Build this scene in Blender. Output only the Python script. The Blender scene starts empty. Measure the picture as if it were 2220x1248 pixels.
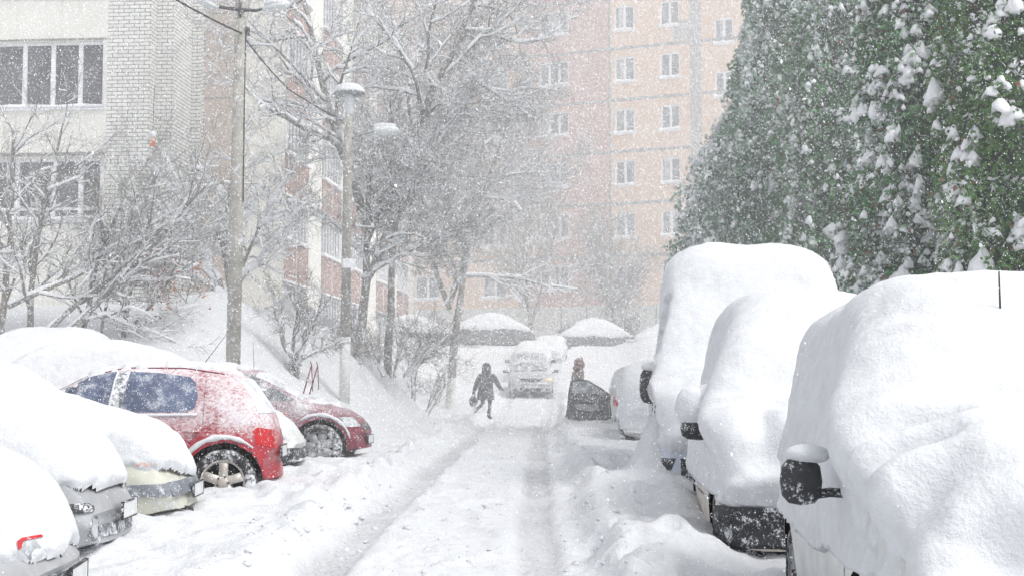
import bpy, bmesh, math, random
import numpy as np
from mathutils import Vector, Matrix
from mathutils.bvhtree import BVHTree
from mathutils.geometry import delaunay_2d_cdt

R = math.radians
FLAKE_GLOW = .80
rng = np.random.default_rng(7)
random.seed(7)
col = bpy.context.scene.collection
scn = bpy.context.scene

# ------------------------------------------------------------------ camera
F = 3083.0
CAMZ = 1.5
PITCH = math.atan(231.0 / F)
cd = bpy.data.cameras.new('camera'); cam = bpy.data.objects.new('camera', cd); col.objects.link(cam)
cd.sensor_width = 36; cd.lens = 36 * F / 2220; cd.clip_end = 2000; cd.clip_start = 0.05
cam.location = (0, 0, CAMZ); cam.rotation_euler = (math.pi / 2 + PITCH, 0, 0)
scn.camera = cam
FW = Vector((0, math.cos(PITCH), math.sin(PITCH))); UP = Vector((0, -math.sin(PITCH), math.cos(PITCH)))

def at(px, py, D):
    """world point seen at photo pixel px,py at ground distance D"""
    d = FW + Vector((1, 0, 0)) * ((px - 1110) / F) + UP * ((624 - py) / F)
    return Vector((0, 0, CAMZ)) + d * (D / d.y)

def on_plane(px, py, P0, n):
    d = FW + Vector((1, 0, 0)) * ((px - 1110) / F) + UP * ((624 - py) / F)
    C = Vector((0, 0, CAMZ))
    return C + d * ((Vector(P0) - C).dot(n) / d.dot(n))

# ------------------------------------------------------------------ noise
def _hash(ix, iy, iz, seed):
    h = (ix * 374761393 + iy * 668265263 + iz * 2147483647 + seed * 1274126177) & 0xffffffff
    h = ((h ^ (h >> 13)) * 1274126177) & 0xffffffff
    h = ((h ^ (h >> 16)) * 2246822519) & 0xffffffff
    return ((h ^ (h >> 15)) & 0xffff) / 65535.0

def vnoise(x, y, z=0.0, seed=0):
    x, y, z = np.broadcast_arrays(np.asarray(x, float), np.asarray(y, float), np.asarray(z, float))
    xi, yi, zi = np.floor(x).astype(np.int64), np.floor(y).astype(np.int64), np.floor(z).astype(np.int64)
    fx, fy, fz = x - xi, y - yi, z - zi
    fx = fx * fx * (3 - 2 * fx); fy = fy * fy * (3 - 2 * fy); fz = fz * fz * (3 - 2 * fz)
    r = 0
    for dz, wz in ((0, 1 - fz), (1, fz)):
        a = _hash(xi, yi, zi + dz, seed) * (1 - fx) + _hash(xi + 1, yi, zi + dz, seed) * fx
        b = _hash(xi, yi + 1, zi + dz, seed) * (1 - fx) + _hash(xi + 1, yi + 1, zi + dz, seed) * fx
        r = r + wz * (a * (1 - fy) + b * fy)
    return r * 2 - 1

def fbm(x, y, z=0.0, oct=4, seed=0, gain=.5):
    r = 0; a = 1; s = 0; f = 1.0
    for i in range(oct):
        r = r + a * vnoise(np.asarray(x) * f + 17.3 * i, np.asarray(y) * f - 9.1 * i, np.asarray(z) * f, seed + i)
        s += a; a *= gain; f *= 2.03
    return r / s

def sm(t):
    t = np.clip(t, 0, 1); return t * t * (3 - 2 * t)

# ------------------------------------------------------------------ materials
def new_mat(name):
    m = bpy.data.materials.new(name); m.use_nodes = True
    nt = m.node_tree; b = nt.nodes['Principled BSDF']
    return m, nt, b

def N(nt, t, **kw):
    n = nt.nodes.new(t)
    for k, v in kw.items():
        if k.startswith('i_'):
            n.inputs[k[2:].replace('_', ' ')].default_value = v
        else:
            setattr(n, k, v)
    return n

def ramp(nt, fac, stops):
    r = N(nt, 'ShaderNodeValToRGB')
    e = r.color_ramp.elements
    e[0].position, e[0].color = stops[0][0], (*stops[0][1], 1)
    e[1].position, e[1].color = stops[-1][0], (*stops[-1][1], 1)
    for p, c in stops[1:-1]:
        x = e.new(p); x.color = (*c, 1)
    nt.links.new(fac, r.inputs['Fac'])
    return r.outputs['Color']

def mixc(nt, fac, a, b):
    m = N(nt, 'ShaderNodeMix', data_type='RGBA')
    for sock, v in ((m.inputs[0], fac), (m.inputs[6], a), (m.inputs[7], b)):
        if isinstance(v, (int, float)): sock.default_value = v
        elif isinstance(v, tuple): sock.default_value = (*v, 1)
        else: nt.links.new(v, sock)
    return m.outputs[2]

def noise(nt, vec, scale, detail=4, rough=.6, dist=0):
    n = N(nt, 'ShaderNodeTexNoise'); n.inputs['Scale'].default_value = scale
    n.inputs['Detail'].default_value = detail; n.inputs['Roughness'].default_value = rough
    n.inputs['Distortion'].default_value = dist
    if vec is not None: nt.links.new(vec, n.inputs['Vector'])
    return n.outputs['Fac']

def bump(nt, b, h, strength=.3, dist=.02):
    n = N(nt, 'ShaderNodeBump'); n.inputs['Strength'].default_value = strength; n.inputs['Distance'].default_value = dist
    nt.links.new(h, n.inputs['Height']); nt.links.new(n.outputs['Normal'], b.inputs['Normal'])

SNOWC = (.74, .755, .78)

def m_simple(name, c, rough=.6, metal=0, var=.25, scale=6, snow=0, snow_scale=30, bmp=0, spec=.5, snowsharp=.08, coords='Object'):
    """painted / plain surface with tonal variation and optional wind-blown snow specks stuck to it"""
    m, nt, b = new_mat(name)
    tc = N(nt, 'ShaderNodeTexCoord'); v = tc.outputs[coords]
    n1 = noise(nt, v, scale)
    dark = tuple(x * (1 - var) for x in c); lite = tuple(min(1, x * (1 + var)) for x in c)
    cc = ramp(nt, n1, [(.3, dark), (.7, lite)])
    if snow > 0:
        n2 = noise(nt, v, snow_scale, 6, .75)
        n3 = noise(nt, v, snow_scale * .14, 3, .6)
        mm = N(nt, 'ShaderNodeMath', operation='ADD'); nt.links.new(n2, mm.inputs[0])
        m3 = N(nt, 'ShaderNodeMath', operation='MULTIPLY'); nt.links.new(n3, m3.inputs[0]); m3.inputs[1].default_value = .8
        nt.links.new(m3.outputs[0], mm.inputs[1])
        thr = 1.18 - .5 * snow
        f = N(nt, 'ShaderNodeMapRange'); nt.links.new(mm.outputs[0], f.inputs['Value'])
        f.inputs['From Min'].default_value = thr - snowsharp; f.inputs['From Max'].default_value = thr + snowsharp
        cc = mixc(nt, f.outputs[0], cc, SNOWC)
    nt.links.new(cc, b.inputs['Base Color'])
    b.inputs['Roughness'].default_value = rough; b.inputs['Metallic'].default_value = metal
    b.inputs['Specular IOR Level'].default_value = spec
    if bmp: bump(nt, b, n1, bmp, .02)
    return m

def m_snow(name='snow', c=SNOWC, bs=.35, attr=False, scale=1.0):
    m, nt, b = new_mat(name)
    tc = N(nt, 'ShaderNodeTexCoord'); v = tc.outputs['Object']
    a = noise(nt, v, 9 * scale, 5, .65); a2 = noise(nt, v, 55 * scale, 3, .7)
    ad = N(nt, 'ShaderNodeMath', operation='MULTIPLY_ADD'); nt.links.new(a2, ad.inputs[0]); ad.inputs[1].default_value = .35; nt.links.new(a, ad.inputs[2])
    bump(nt, b, ad.outputs[0], bs, .05)
    lo = tuple(x * .89 for x in c)
    cc = ramp(nt, a, [(.3, lo), (.65, c)])
    if attr:
        at_ = N(nt, 'ShaderNodeAttribute', attribute_name='packed')
        nn = noise(nt, v, 22, 5, .7)
        dirty = ramp(nt, nn, [(.35, (.40, .40, .41)), (.6, (.60, .61, .64))])
        cc = mixc(nt, at_.outputs['Fac'], cc, dirty)
    nt.links.new(cc, b.inputs['Base Color'])
    b.inputs['Roughness'].default_value = .75; b.inputs['Specular IOR Level'].default_value = .2
    return m

def m_brick():
    m, nt, b = new_mat('white_silicate_brick')
    tc = N(nt, 'ShaderNodeTexCoord'); v = tc.outputs['UV']
    br = N(nt, 'ShaderNodeTexBrick'); nt.links.new(v, br.inputs['Vector'])
    br.inputs['Scale'].default_value = 1; br.inputs['Brick Width'].default_value = .27; br.inputs['Row Height'].default_value = .095
    br.inputs['Mortar Size'].default_value = .010; br.inputs['Mortar Smooth'].default_value = .2
    br.inputs['Color1'].default_value = (.82, .81, .775, 1); br.inputs['Color2'].default_value = (.70, .69, .655, 1)
    br.inputs['Mortar'].default_value = (.13, .125, .12, 1)
    n = noise(nt, v, 1.3, 5, .7)
    cc = mixc(nt, n, br.outputs['Color'], (.62, .61, .58))
    sp = noise(nt, v, 40, 4, .8)
    f = N(nt, 'ShaderNodeMapRange'); nt.links.new(sp, f.inputs['Value']); f.inputs['From Min'].default_value = .62; f.inputs['From Max'].default_value = .68
    m1 = N(nt, 'ShaderNodeMix', data_type='RGBA', blend_type='MIX'); m1.inputs[0].default_value = .25
    nt.links.new(br.outputs['Color'], m1.inputs[6]); nt.links.new(cc, m1.inputs[7])
    cc = mixc(nt, f.outputs[0], m1.outputs[2], SNOWC)
    nt.links.new(cc, b.inputs['Base Color']); b.inputs['Roughness'].default_value = .9
    bump(nt, b, br.outputs['Fac'], -.4, .01)
    return m

def m_panel(name, c1, c2, scale=.8, spk=.5, streak=True):
    """rendered wall panel: blotches, rain streaks, wind-blown snow specks that also stand in for haze"""
    m, nt, b = new_mat(name)
    tc = N(nt, 'ShaderNodeTexCoord'); v = tc.outputs['UV']
    n1 = noise(nt, v, scale, 6, .7)
    cc = ramp(nt, n1, [(.35, c1), (.65, c2)])
    if streak:
        mp = N(nt, 'ShaderNodeMapping'); mp.inputs['Scale'].default_value = (3.5, .25, 1); nt.links.new(v, mp.inputs['Vector'])
        n2 = noise(nt, mp.outputs[0], 2, 5, .7)
        f = N(nt, 'ShaderNodeMapRange'); nt.links.new(n2, f.inputs['Value']); f.inputs['From Min'].default_value = .5; f.inputs['From Max'].default_value = .8; f.inputs['To Max'].default_value = .45
        cc = mixc(nt, f.outputs[0], cc, tuple(x * .6 for x in c1))
    n3 = noise(nt, v, 26, 5, .85)
    f = N(nt, 'ShaderNodeMapRange'); nt.links.new(n3, f.inputs['Value'])
    thr = .75 - .25 * spk; f.inputs['From Min'].default_value = thr - .03; f.inputs['From Max'].default_value = thr + .04; f.inputs['To Max'].default_value = .75
    cc = mixc(nt, f.outputs[0], cc, SNOWC)  # haze is partly put into the wall colour by these pale specks
    nt.links.new(cc, b.inputs['Base Color']); b.inputs['Roughness'].default_value = .95
    return m

def m_glass(name, c, snow=.3, rough=.2, scale=8):
    m = m_simple(name, c, rough, 0, .6, 1.2, snow, scale, spec=.5, snowsharp=.16)
    return m

def m_paint(name, c, zb, rough=.35, amount=.5):
    """car paint; wet snow plastered above height zb, thinning out downwards"""
    m, nt, b = new_mat(name)
    tc = N(nt, 'ShaderNodeTexCoord'); v = tc.outputs['Object']
    sx = N(nt, 'ShaderNodeSeparateXYZ'); nt.links.new(v, sx.inputs[0])
    mp = N(nt, 'ShaderNodeMapping'); mp.inputs['Scale'].default_value = (1, 1, 1.8); mp.inputs['Rotation'].default_value = (0, R(-18), 0); nt.links.new(v, mp.inputs['Vector'])
    n1 = noise(nt, mp.outputs[0], 26, 8, .82); n2 = noise(nt, v, 3.2, 4, .6)
    z = N(nt, 'ShaderNodeMapRange'); nt.links.new(sx.outputs['Z'], z.inputs['Value'])
    z.inputs['From Min'].default_value = zb - .25; z.inputs['From Max'].default_value = zb + .05; z.inputs['To Min'].default_value = -.08; z.inputs['To Max'].default_value = .1 * amount * 2
    a1 = N(nt, 'ShaderNodeMath', operation='MULTIPLY_ADD'); nt.links.new(n2, a1.inputs[0]); a1.inputs[1].default_value = .45; nt.links.new(n1, a1.inputs[2])
    a2 = N(nt, 'ShaderNodeMath', operation='ADD'); nt.links.new(a1.outputs[0], a2.inputs[0]); nt.links.new(z.outputs[0], a2.inputs[1])
    f = N(nt, 'ShaderNodeMapRange'); nt.links.new(a2.outputs[0], f.inputs['Value'])
    f.inputs['From Min'].default_value = .74; f.inputs['From Max'].default_value = .98; f.inputs['To Max'].default_value = .92
    nb = ramp(nt, n2, [(.3, tuple(x * .75 for x in c)), (.7, tuple(min(1, x * 1.15) for x in c))])
    cc = mixc(nt, f.outputs[0], nb, SNOWC)
    nt.links.new(cc, b.inputs['Base Color'])
    rr = N(nt, 'ShaderNodeMapRange'); nt.links.new(f.outputs[0], rr.inputs['Value']); rr.inputs['To Min'].default_value = rough; rr.inputs['To Max'].default_value = .9
    nt.links.new(rr.outputs[0], b.inputs['Roughness'])
    bump(nt, b, f.outputs[0], .35, .01)
    return m

M = {}
M['snow'] = m_snow('snow', bs=.45)
M['snow_ground'] = m_snow('snow_ground', bs=.8, attr=True)
M['snow_soft'] = m_snow('snow_on_branches', (.86, .87, .89), bs=.2)
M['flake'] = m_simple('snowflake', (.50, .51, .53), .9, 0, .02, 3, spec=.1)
# added glow stands in for light scattered many times inside the snowfall
_b = M['flake'].node_tree.nodes['Principled BSDF']; _b.inputs['Emission Color'].default_value = (.93, .955, 1, 1); _b.inputs['Emission Strength'].default_value = FLAKE_GLOW
M['brick'] = m_brick()
M['cream'] = m_panel('cream_render', (.76, .745, .685), (.82, .805, .755), .9, .28)
M['pinkish'] = m_panel('brown_pink_render', (.44, .36, .31), (.54, .46, .40), 1.2, .55)
M['redpar'] = m_panel('red_parapet', (.31, .18, .15), (.38, .25, .21), 1.5, .55)
M['orange'] = m_panel('orange_render', (.66, .46, .33), (.71, .54, .42), .35, .5)
M['mauve'] = m_panel('dusty_red_render', (.46, .28, .235), (.54, .37, .32), .45, .6)
M['concrete'] = m_panel('bare_concrete', (.30, .29, .28), (.46, .45, .44), .8, .5)
M['seam'] = m_panel('seam_mortar', (.20, .19, .18), (.33, .32, .30), 3, .45)
M['plinth'] = m_panel('plinth_render', (.52, .52, .50), (.62, .62, .59), .7, .6)
M['upvc'] = m_simple('white_window_frame', (.80, .81, .83), .4, 0, .06, 4)
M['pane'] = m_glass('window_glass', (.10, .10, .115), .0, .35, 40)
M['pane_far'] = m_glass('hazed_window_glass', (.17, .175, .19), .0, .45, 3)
M['curtain'] = m_simple('net_curtain', (.45, .45, .46), .9, 0, .3, 3)
M['bark'] = m_simple('bark', (.21, .20, .18), .95, 0, .35, 14, .38, 25)
M['twig'] = m_simple('twigs', (.20, .19, .175), .95, 0, .35, 3, .40, 9)
M['bark2'] = m_simple('brown_bark', (.14, .115, .095), .95, 0, .35, 9, .3, 25)
M['limewash'] = m_simple('whitewashed_bark', (.62, .62, .60), .9, 0, .2, 9, .4, 25)
M['pole'] = m_simple('pole_concrete', (.36, .345, .31), .9, 0, .3, 5, .26, 20)
M['metal'] = m_simple('grey_metal', (.30, .31, .32), .5, .3, .2, 6, .3, 20)
M['darkmetal'] = m_simple('dark_metal', (.05, .05, .055), .55, .2, .3, 8, .25, 30)
M['lampglass'] = m_simple('milky_lamp_glass', (.62, .65, .66), .25, 0, .1, 3, .2, 20)
M['ice'] = m_simple('ice', (.6, .66, .72), .15, 0, .1, 3)
M['plastic'] = m_simple('black_plastic', (.035, .037, .042), .6, 0, .3, 9, .33, 60, snowsharp=.05)
M['plastic2'] = m_simple('grey_plastic', (.12, .13, .145), .6, 0, .3, 9, .52, 30, snowsharp=.08)
M['strip'] = m_simple('grey_rubbing_strip', (.20, .215, .245), .6, 0, .25, 5, .22, 26)
M['rubber'] = m_simple('tyre_rubber', (.028, .028, .03), .85, 0, .3, 9, .5, 20, snowsharp=.07)
M['well'] = m_simple('wheel_well', (.02, .02, .022), .95, 0, .3, 9, .25, 14)
M['rim'] = m_simple('alloy_rim', (.52, .49, .45), .4, .25, .12, 9, .25, 30)
M['rimhub'] = m_simple('hub_bolts', (.10, .07, .07), .5, .2, .12, 9)
M['cglass'] = m_glass('car_glass', (.10, .125, .20), .24, .12, 70)
M['cglass2'] = m_glass('frosted_car_glass', (.13, .145, .16), .45, .35, 50)
M['cglass3'] = m_glass('snowy_windscreen', (.30, .32, .34), .8, .5, 14)
M['red'] = m_paint('red_paint', (.38, .026, .042), .90, .35, .95)
M['maroon'] = m_paint('maroon_paint', (.21, .028, .055), .80, .35, .75)
M['silver'] = m_paint('silver_paint', (.36, .37, .385), .9, .35, .6)
M['silver2'] = m_paint('grey_silver_paint', (.44, .45, .465), .9, .35, .3)
M['white'] = m_paint('white_paint', (.70, .71, .70), .9, .4, .6)
M['bluewhite'] = m_paint('pale_blue_white_paint', (.56, .61, .70), 1.0, .4, .6)
M['beige'] = m_paint('beige_paint', (.72, .67, .59), 1.2, .4, .2)
M['dirtywhite'] = m_simple('dirty_white_bumper', (.58, .58, .50), .5, 0, .12, 6, .2, 18)
M['darkcar'] = m_paint('dark_grey_paint', (.075, .08, .085), 1.2, .4, .3)
M['redlamp'] = m_simple('red_lens', (.50, .02, .025), .2, 0, .2, 12, .22, 30)
M['orangelamp'] = m_simple('orange_lens', (.8, .22, .07), .25, 0, .2, 12, .4, 30)
M['lamp'] = m_simple('clear_lens', (.42, .44, .46), .15, 0, .3, 12, .35, 30)
M['warmlamp'] = m_simple('lit_look_lens', (.75, .62, .42), .2, 0, .2, 12, .1, 30)  # lit look of the headlight put into the lens colour
M['plate'] = m_simple('number_plate_white', (.66, .67, .67), .5, 0, .1, 8, .4, 30)
M['ink'] = m_simple('plate_ink', (.16, .16, .17), .6, 0, .1, 8)
M['coat'] = m_simple('dark_grey_coat', (.065, .07, .078), .95, 0, .3, 9, .18, 60)
M['trouser'] = m_simple('dark_trousers', (.05, .055, .075), .95, 0, .3, 9, .18, 60)
M['browncoat'] = m_simple('brown_pink_coat', (.27, .20, .175), .95, 0, .2, 9, .25, 60)
M['fur'] = m_simple('fur_trim', (.30, .22, .19), .95, 0, .35, 30, .25, 60)
M['skin'] = m_simple('skin', (.55, .33, .26), .6, 0, .08, 9)
M['boot'] = m_simple('boot_leather', (.035, .033, .035), .6, 0, .3, 9, .3, 22)
M['bag'] = m_simple('dark_bag', (.05, .05, .055), .8, 0, .3, 9, .35, 22)
M['thujaA'] = m_simple('thuja_leaves', (.075, .20, .075), .8, 0, .55, 1.6, .34, 5, coords='Object')
M['thujaB'] = m_simple('thuja_leaves_fresh', (.085, .19, .05), .8, 0, .6, 1.2, .24, 5)
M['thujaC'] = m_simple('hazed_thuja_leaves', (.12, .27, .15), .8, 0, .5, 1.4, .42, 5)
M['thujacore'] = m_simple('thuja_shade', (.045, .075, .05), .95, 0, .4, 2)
M['cone'] = m_simple('brown_cones', (.20, .085, .05), .9, 0, .3, 5)
M['dryleaf'] = m_simple('dry_leaves', (.42, .17, .09), .9, 0, .3, 5)
M['wire'] = m_simple('cable_black', (.04, .04, .04), .8, 0, .2, 5)
M['redwiper'] = m_simple('dark_red_wiper', (.20, .03, .05), .5, 0, .3, 20)
M['door_in'] = m_simple('dark_door_trim', (.055, .06, .065), .7, 0, .3, 5, .22, 60)

# ------------------------------------------------------------------ mesh helpers
def mesh_np(name, V, Fc, mats, parent=None, smooth=True, midx=None, uv=None):
    me = bpy.data.meshes.new(name)
    V = np.asarray(V, np.float32)
    if isinstance(Fc, np.ndarray):
        k = Fc.shape[1]; nf = len(Fc)
        me.vertices.add(len(V)); me.vertices.foreach_set('co', V.ravel())
        me.loops.add(nf * k); me.loops.foreach_set('vertex_index', Fc.astype(np.int32).ravel())
        me.polygons.add(nf); me.polygons.foreach_set('loop_start', np.arange(0, nf * k, k, dtype=np.int32))
        me.update(calc_edges=True)
    else:
        me.from_pydata([tuple(map(float, v)) for v in V], [], Fc)
        me.update()
    if not isinstance(mats, (list, tuple)): mats = [mats]
    for m in mats: me.materials.append(m)
    if midx is not None: me.polygons.foreach_set('material_index', np.asarray(midx, np.int32))
    if smooth: me.polygons.foreach_set('use_smooth', np.ones(len(me.polygons), bool))
    if uv is not None:
        l = me.uv_layers.new(name='UVMap')
        vi = np.empty(len(me.loops), np.int32); me.loops.foreach_get('vertex_index', vi)
        l.data.foreach_set('uv', np.asarray(uv, np.float32)[vi].ravel())
    o = bpy.data.objects.new(name, me); col.objects.link(o)
    if parent is not None: o.parent = parent
    return o

class MB:
    def __init__(s): s.v = []; s.f = []; s.m = []; s.uv = []
    def add(s, vs, fs, m=0, uv=None):
        b = len(s.v); s.v += [tuple(v) for v in vs]; s.f += [tuple(b + i for i in f) for f in fs]; s.m += [m] * len(fs)
        s.uv += [tuple(u) for u in uv] if uv is not None else [(v[0], v[2]) for v in vs]
    def box(s, x0, x1, y0, y1, z0, z1, m=0):
        vs = [(x, y, z) for x in (x0, x1) for y in (y0, y1) for z in (z0, z1)]
        s.add(vs, [(0, 1, 3, 2), (4, 6, 7, 5), (0, 4, 5, 1), (2, 3, 7, 6), (0, 2, 6, 4), (1, 5, 7, 3)], m)
    def obox(s, O, U, Nn, u0, u1, d0, d1, z0, z1, m=0):
        """box in a wall frame: u along wall, d outward, z up"""
        vs = [tuple(Vector(O) + Vector(U) * u + Vector(Nn) * d + Vector((0, 0, z))) for u in (u0, u1) for d in (d0, d1) for z in (z0, z1)]
        uv = [(u + d, z) for u in (u0, u1) for d in (d0, d1) for z in (z0, z1)]
        s.add(vs, [(0, 1, 3, 2), (4, 6, 7, 5), (0, 4, 5, 1), (2, 3, 7, 6), (0, 2, 6, 4), (1, 5, 7, 3)], m, uv)
    def tube(s, pts, rad, k=8, m=0, cap=True):
        pts = [Vector(p) for p in pts]; n = len(pts)
        if not hasattr(rad, '__len__'): rad = [rad] * n
        rings = []; prev = None
        for i, p in enumerate(pts):
            t = (pts[min(i + 1, n - 1)] - pts[max(i - 1, 0)])
            t = t.normalized() if t.length > 1e-9 else Vector((0, 0, 1))
            if prev is None:
                a = t.orthogonal().normalized()
            else:
                a = prev - t * prev.dot(t); a = a.normalized() if a.length > 1e-6 else t.orthogonal().normalized()
            prev = a; b = t.cross(a)
            rings.append([p + (a * math.cos(q) + b * math.sin(q)) * rad[i] for q in [2 * math.pi * j / k for j in range(k)]])
        vs = [v for r in rings for v in r]
        fs = [(i * k + j, i * k + (j + 1) % k, (i + 1) * k + (j + 1) % k, (i + 1) * k + j) for i in range(n - 1) for j in range(k)]
        if cap: fs += [tuple(range(k - 1, -1, -1)), tuple((n - 1) * k + j for j in range(k))]
        s.add(vs, fs, m)
    def lathe(s, prof, O=(0, 0, 0), ax=(0, 0, 1), k=24, m=0):
        ax = Vector(ax).normalized(); a = ax.orthogonal().normalized(); b = ax.cross(a); O = Vector(O)
        vs = [O + ax * h + (a * math.cos(2 * math.pi * j / k) + b * math.sin(2 * math.pi * j / k)) * r for r, h in prof for j in range(k)]
        n = len(prof)
        fs = [(i * k + j, i * k + (j + 1) % k, (i + 1) * k + (j + 1) % k, (i + 1) * k + j) for i in range(n - 1) for j in range(k)]
        s.add(vs, fs, m)
    def blob(s, c, r, m=0, k=10, nz=0, seed=0):
        vs = []; n = k // 2 + 1
        for i in range(n + 1):
            th = math.pi * i / n
            for j in range(k):
                ph = 2 * math.pi * j / k
                d = Vector((math.sin(th) * math.cos(ph), math.sin(th) * math.sin(ph), math.cos(th)))
                q = 1 + (nz * float(vnoise(d.x * 1.7 + seed, d.y * 1.7, d.z * 1.7, seed)) if nz else 0)
                vs.append((c[0] + d.x * r[0] * q, c[1] + d.y * r[1] * q, c[2] + d.z * r[2] * q))
        fs = [(i * k + j, (i + 1) * k + j, (i + 1) * k + (j + 1) % k, i * k + (j + 1) % k) for i in range(n) for j in range(k)]
        s.add(vs, fs, m)
    def build(s, name, mats, parent=None, smooth=False):
        return mesh_np(name, np.array(s.v), s.f, mats, parent, smooth, s.m, s.uv)

def tag(o, label=None, cat=None, group=None, kind=None):
    if label: o['label'] = label
    if cat: o['category'] = cat
    if group: o['group'] = group
    if kind: o['kind'] = kind
    return o

def empty(name, loc=(0, 0, 0), rz=0.0, label=None, cat=None, group=None):
    o = bpy.data.objects.new(name, None); col.objects.link(o)
    o.location = loc; o.rotation_euler = (0, 0, rz); o.empty_display_size = .2
    return tag(o, label, cat, group)

# ------------------------------------------------------------------ terrain
PY = [0, 5, 10, 15.5, 20, 30, 40, 44, 47, 53, 58.5, 63.5, 67, 72, 80, 120, 900]
PZ = [.1, .15, .2, .40, .46, .55, .64, .69, .85, 1.42, 2.05, 2.75, 3.75, 4.0, 4.3, 4.6, 5]
XR = ([0, 14, 25, 33, 44, 53, 60, 70, 900], [-.62, -.50, -.30, -.08, .25, .69, 1.1, 1.9, 4])

_r = random.Random(3)
FEET = []
for (ax, ay, bx, by, n) in ((-2.3, 13.6, -1.7, 20, 9), (-2.0, 11.5, -1.5, 14.5, 7), (-1.9, 20, -1.6, 34, 17), (1.0, 9.0, 1.15, 15, 9), (1.2, 17, 2.0, 31, 16), (-.6, 38, -.9, 43, 8)):
    for k_ in range(n):
        t_ = k_ / (n - 1); FEET.append((ax + (bx - ax) * t_ + .13 * (-1) ** k_ + _r.uniform(-.06, .06), ay + (by - ay) * t_, R(90 + _r.uniform(-14, 14))))

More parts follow.
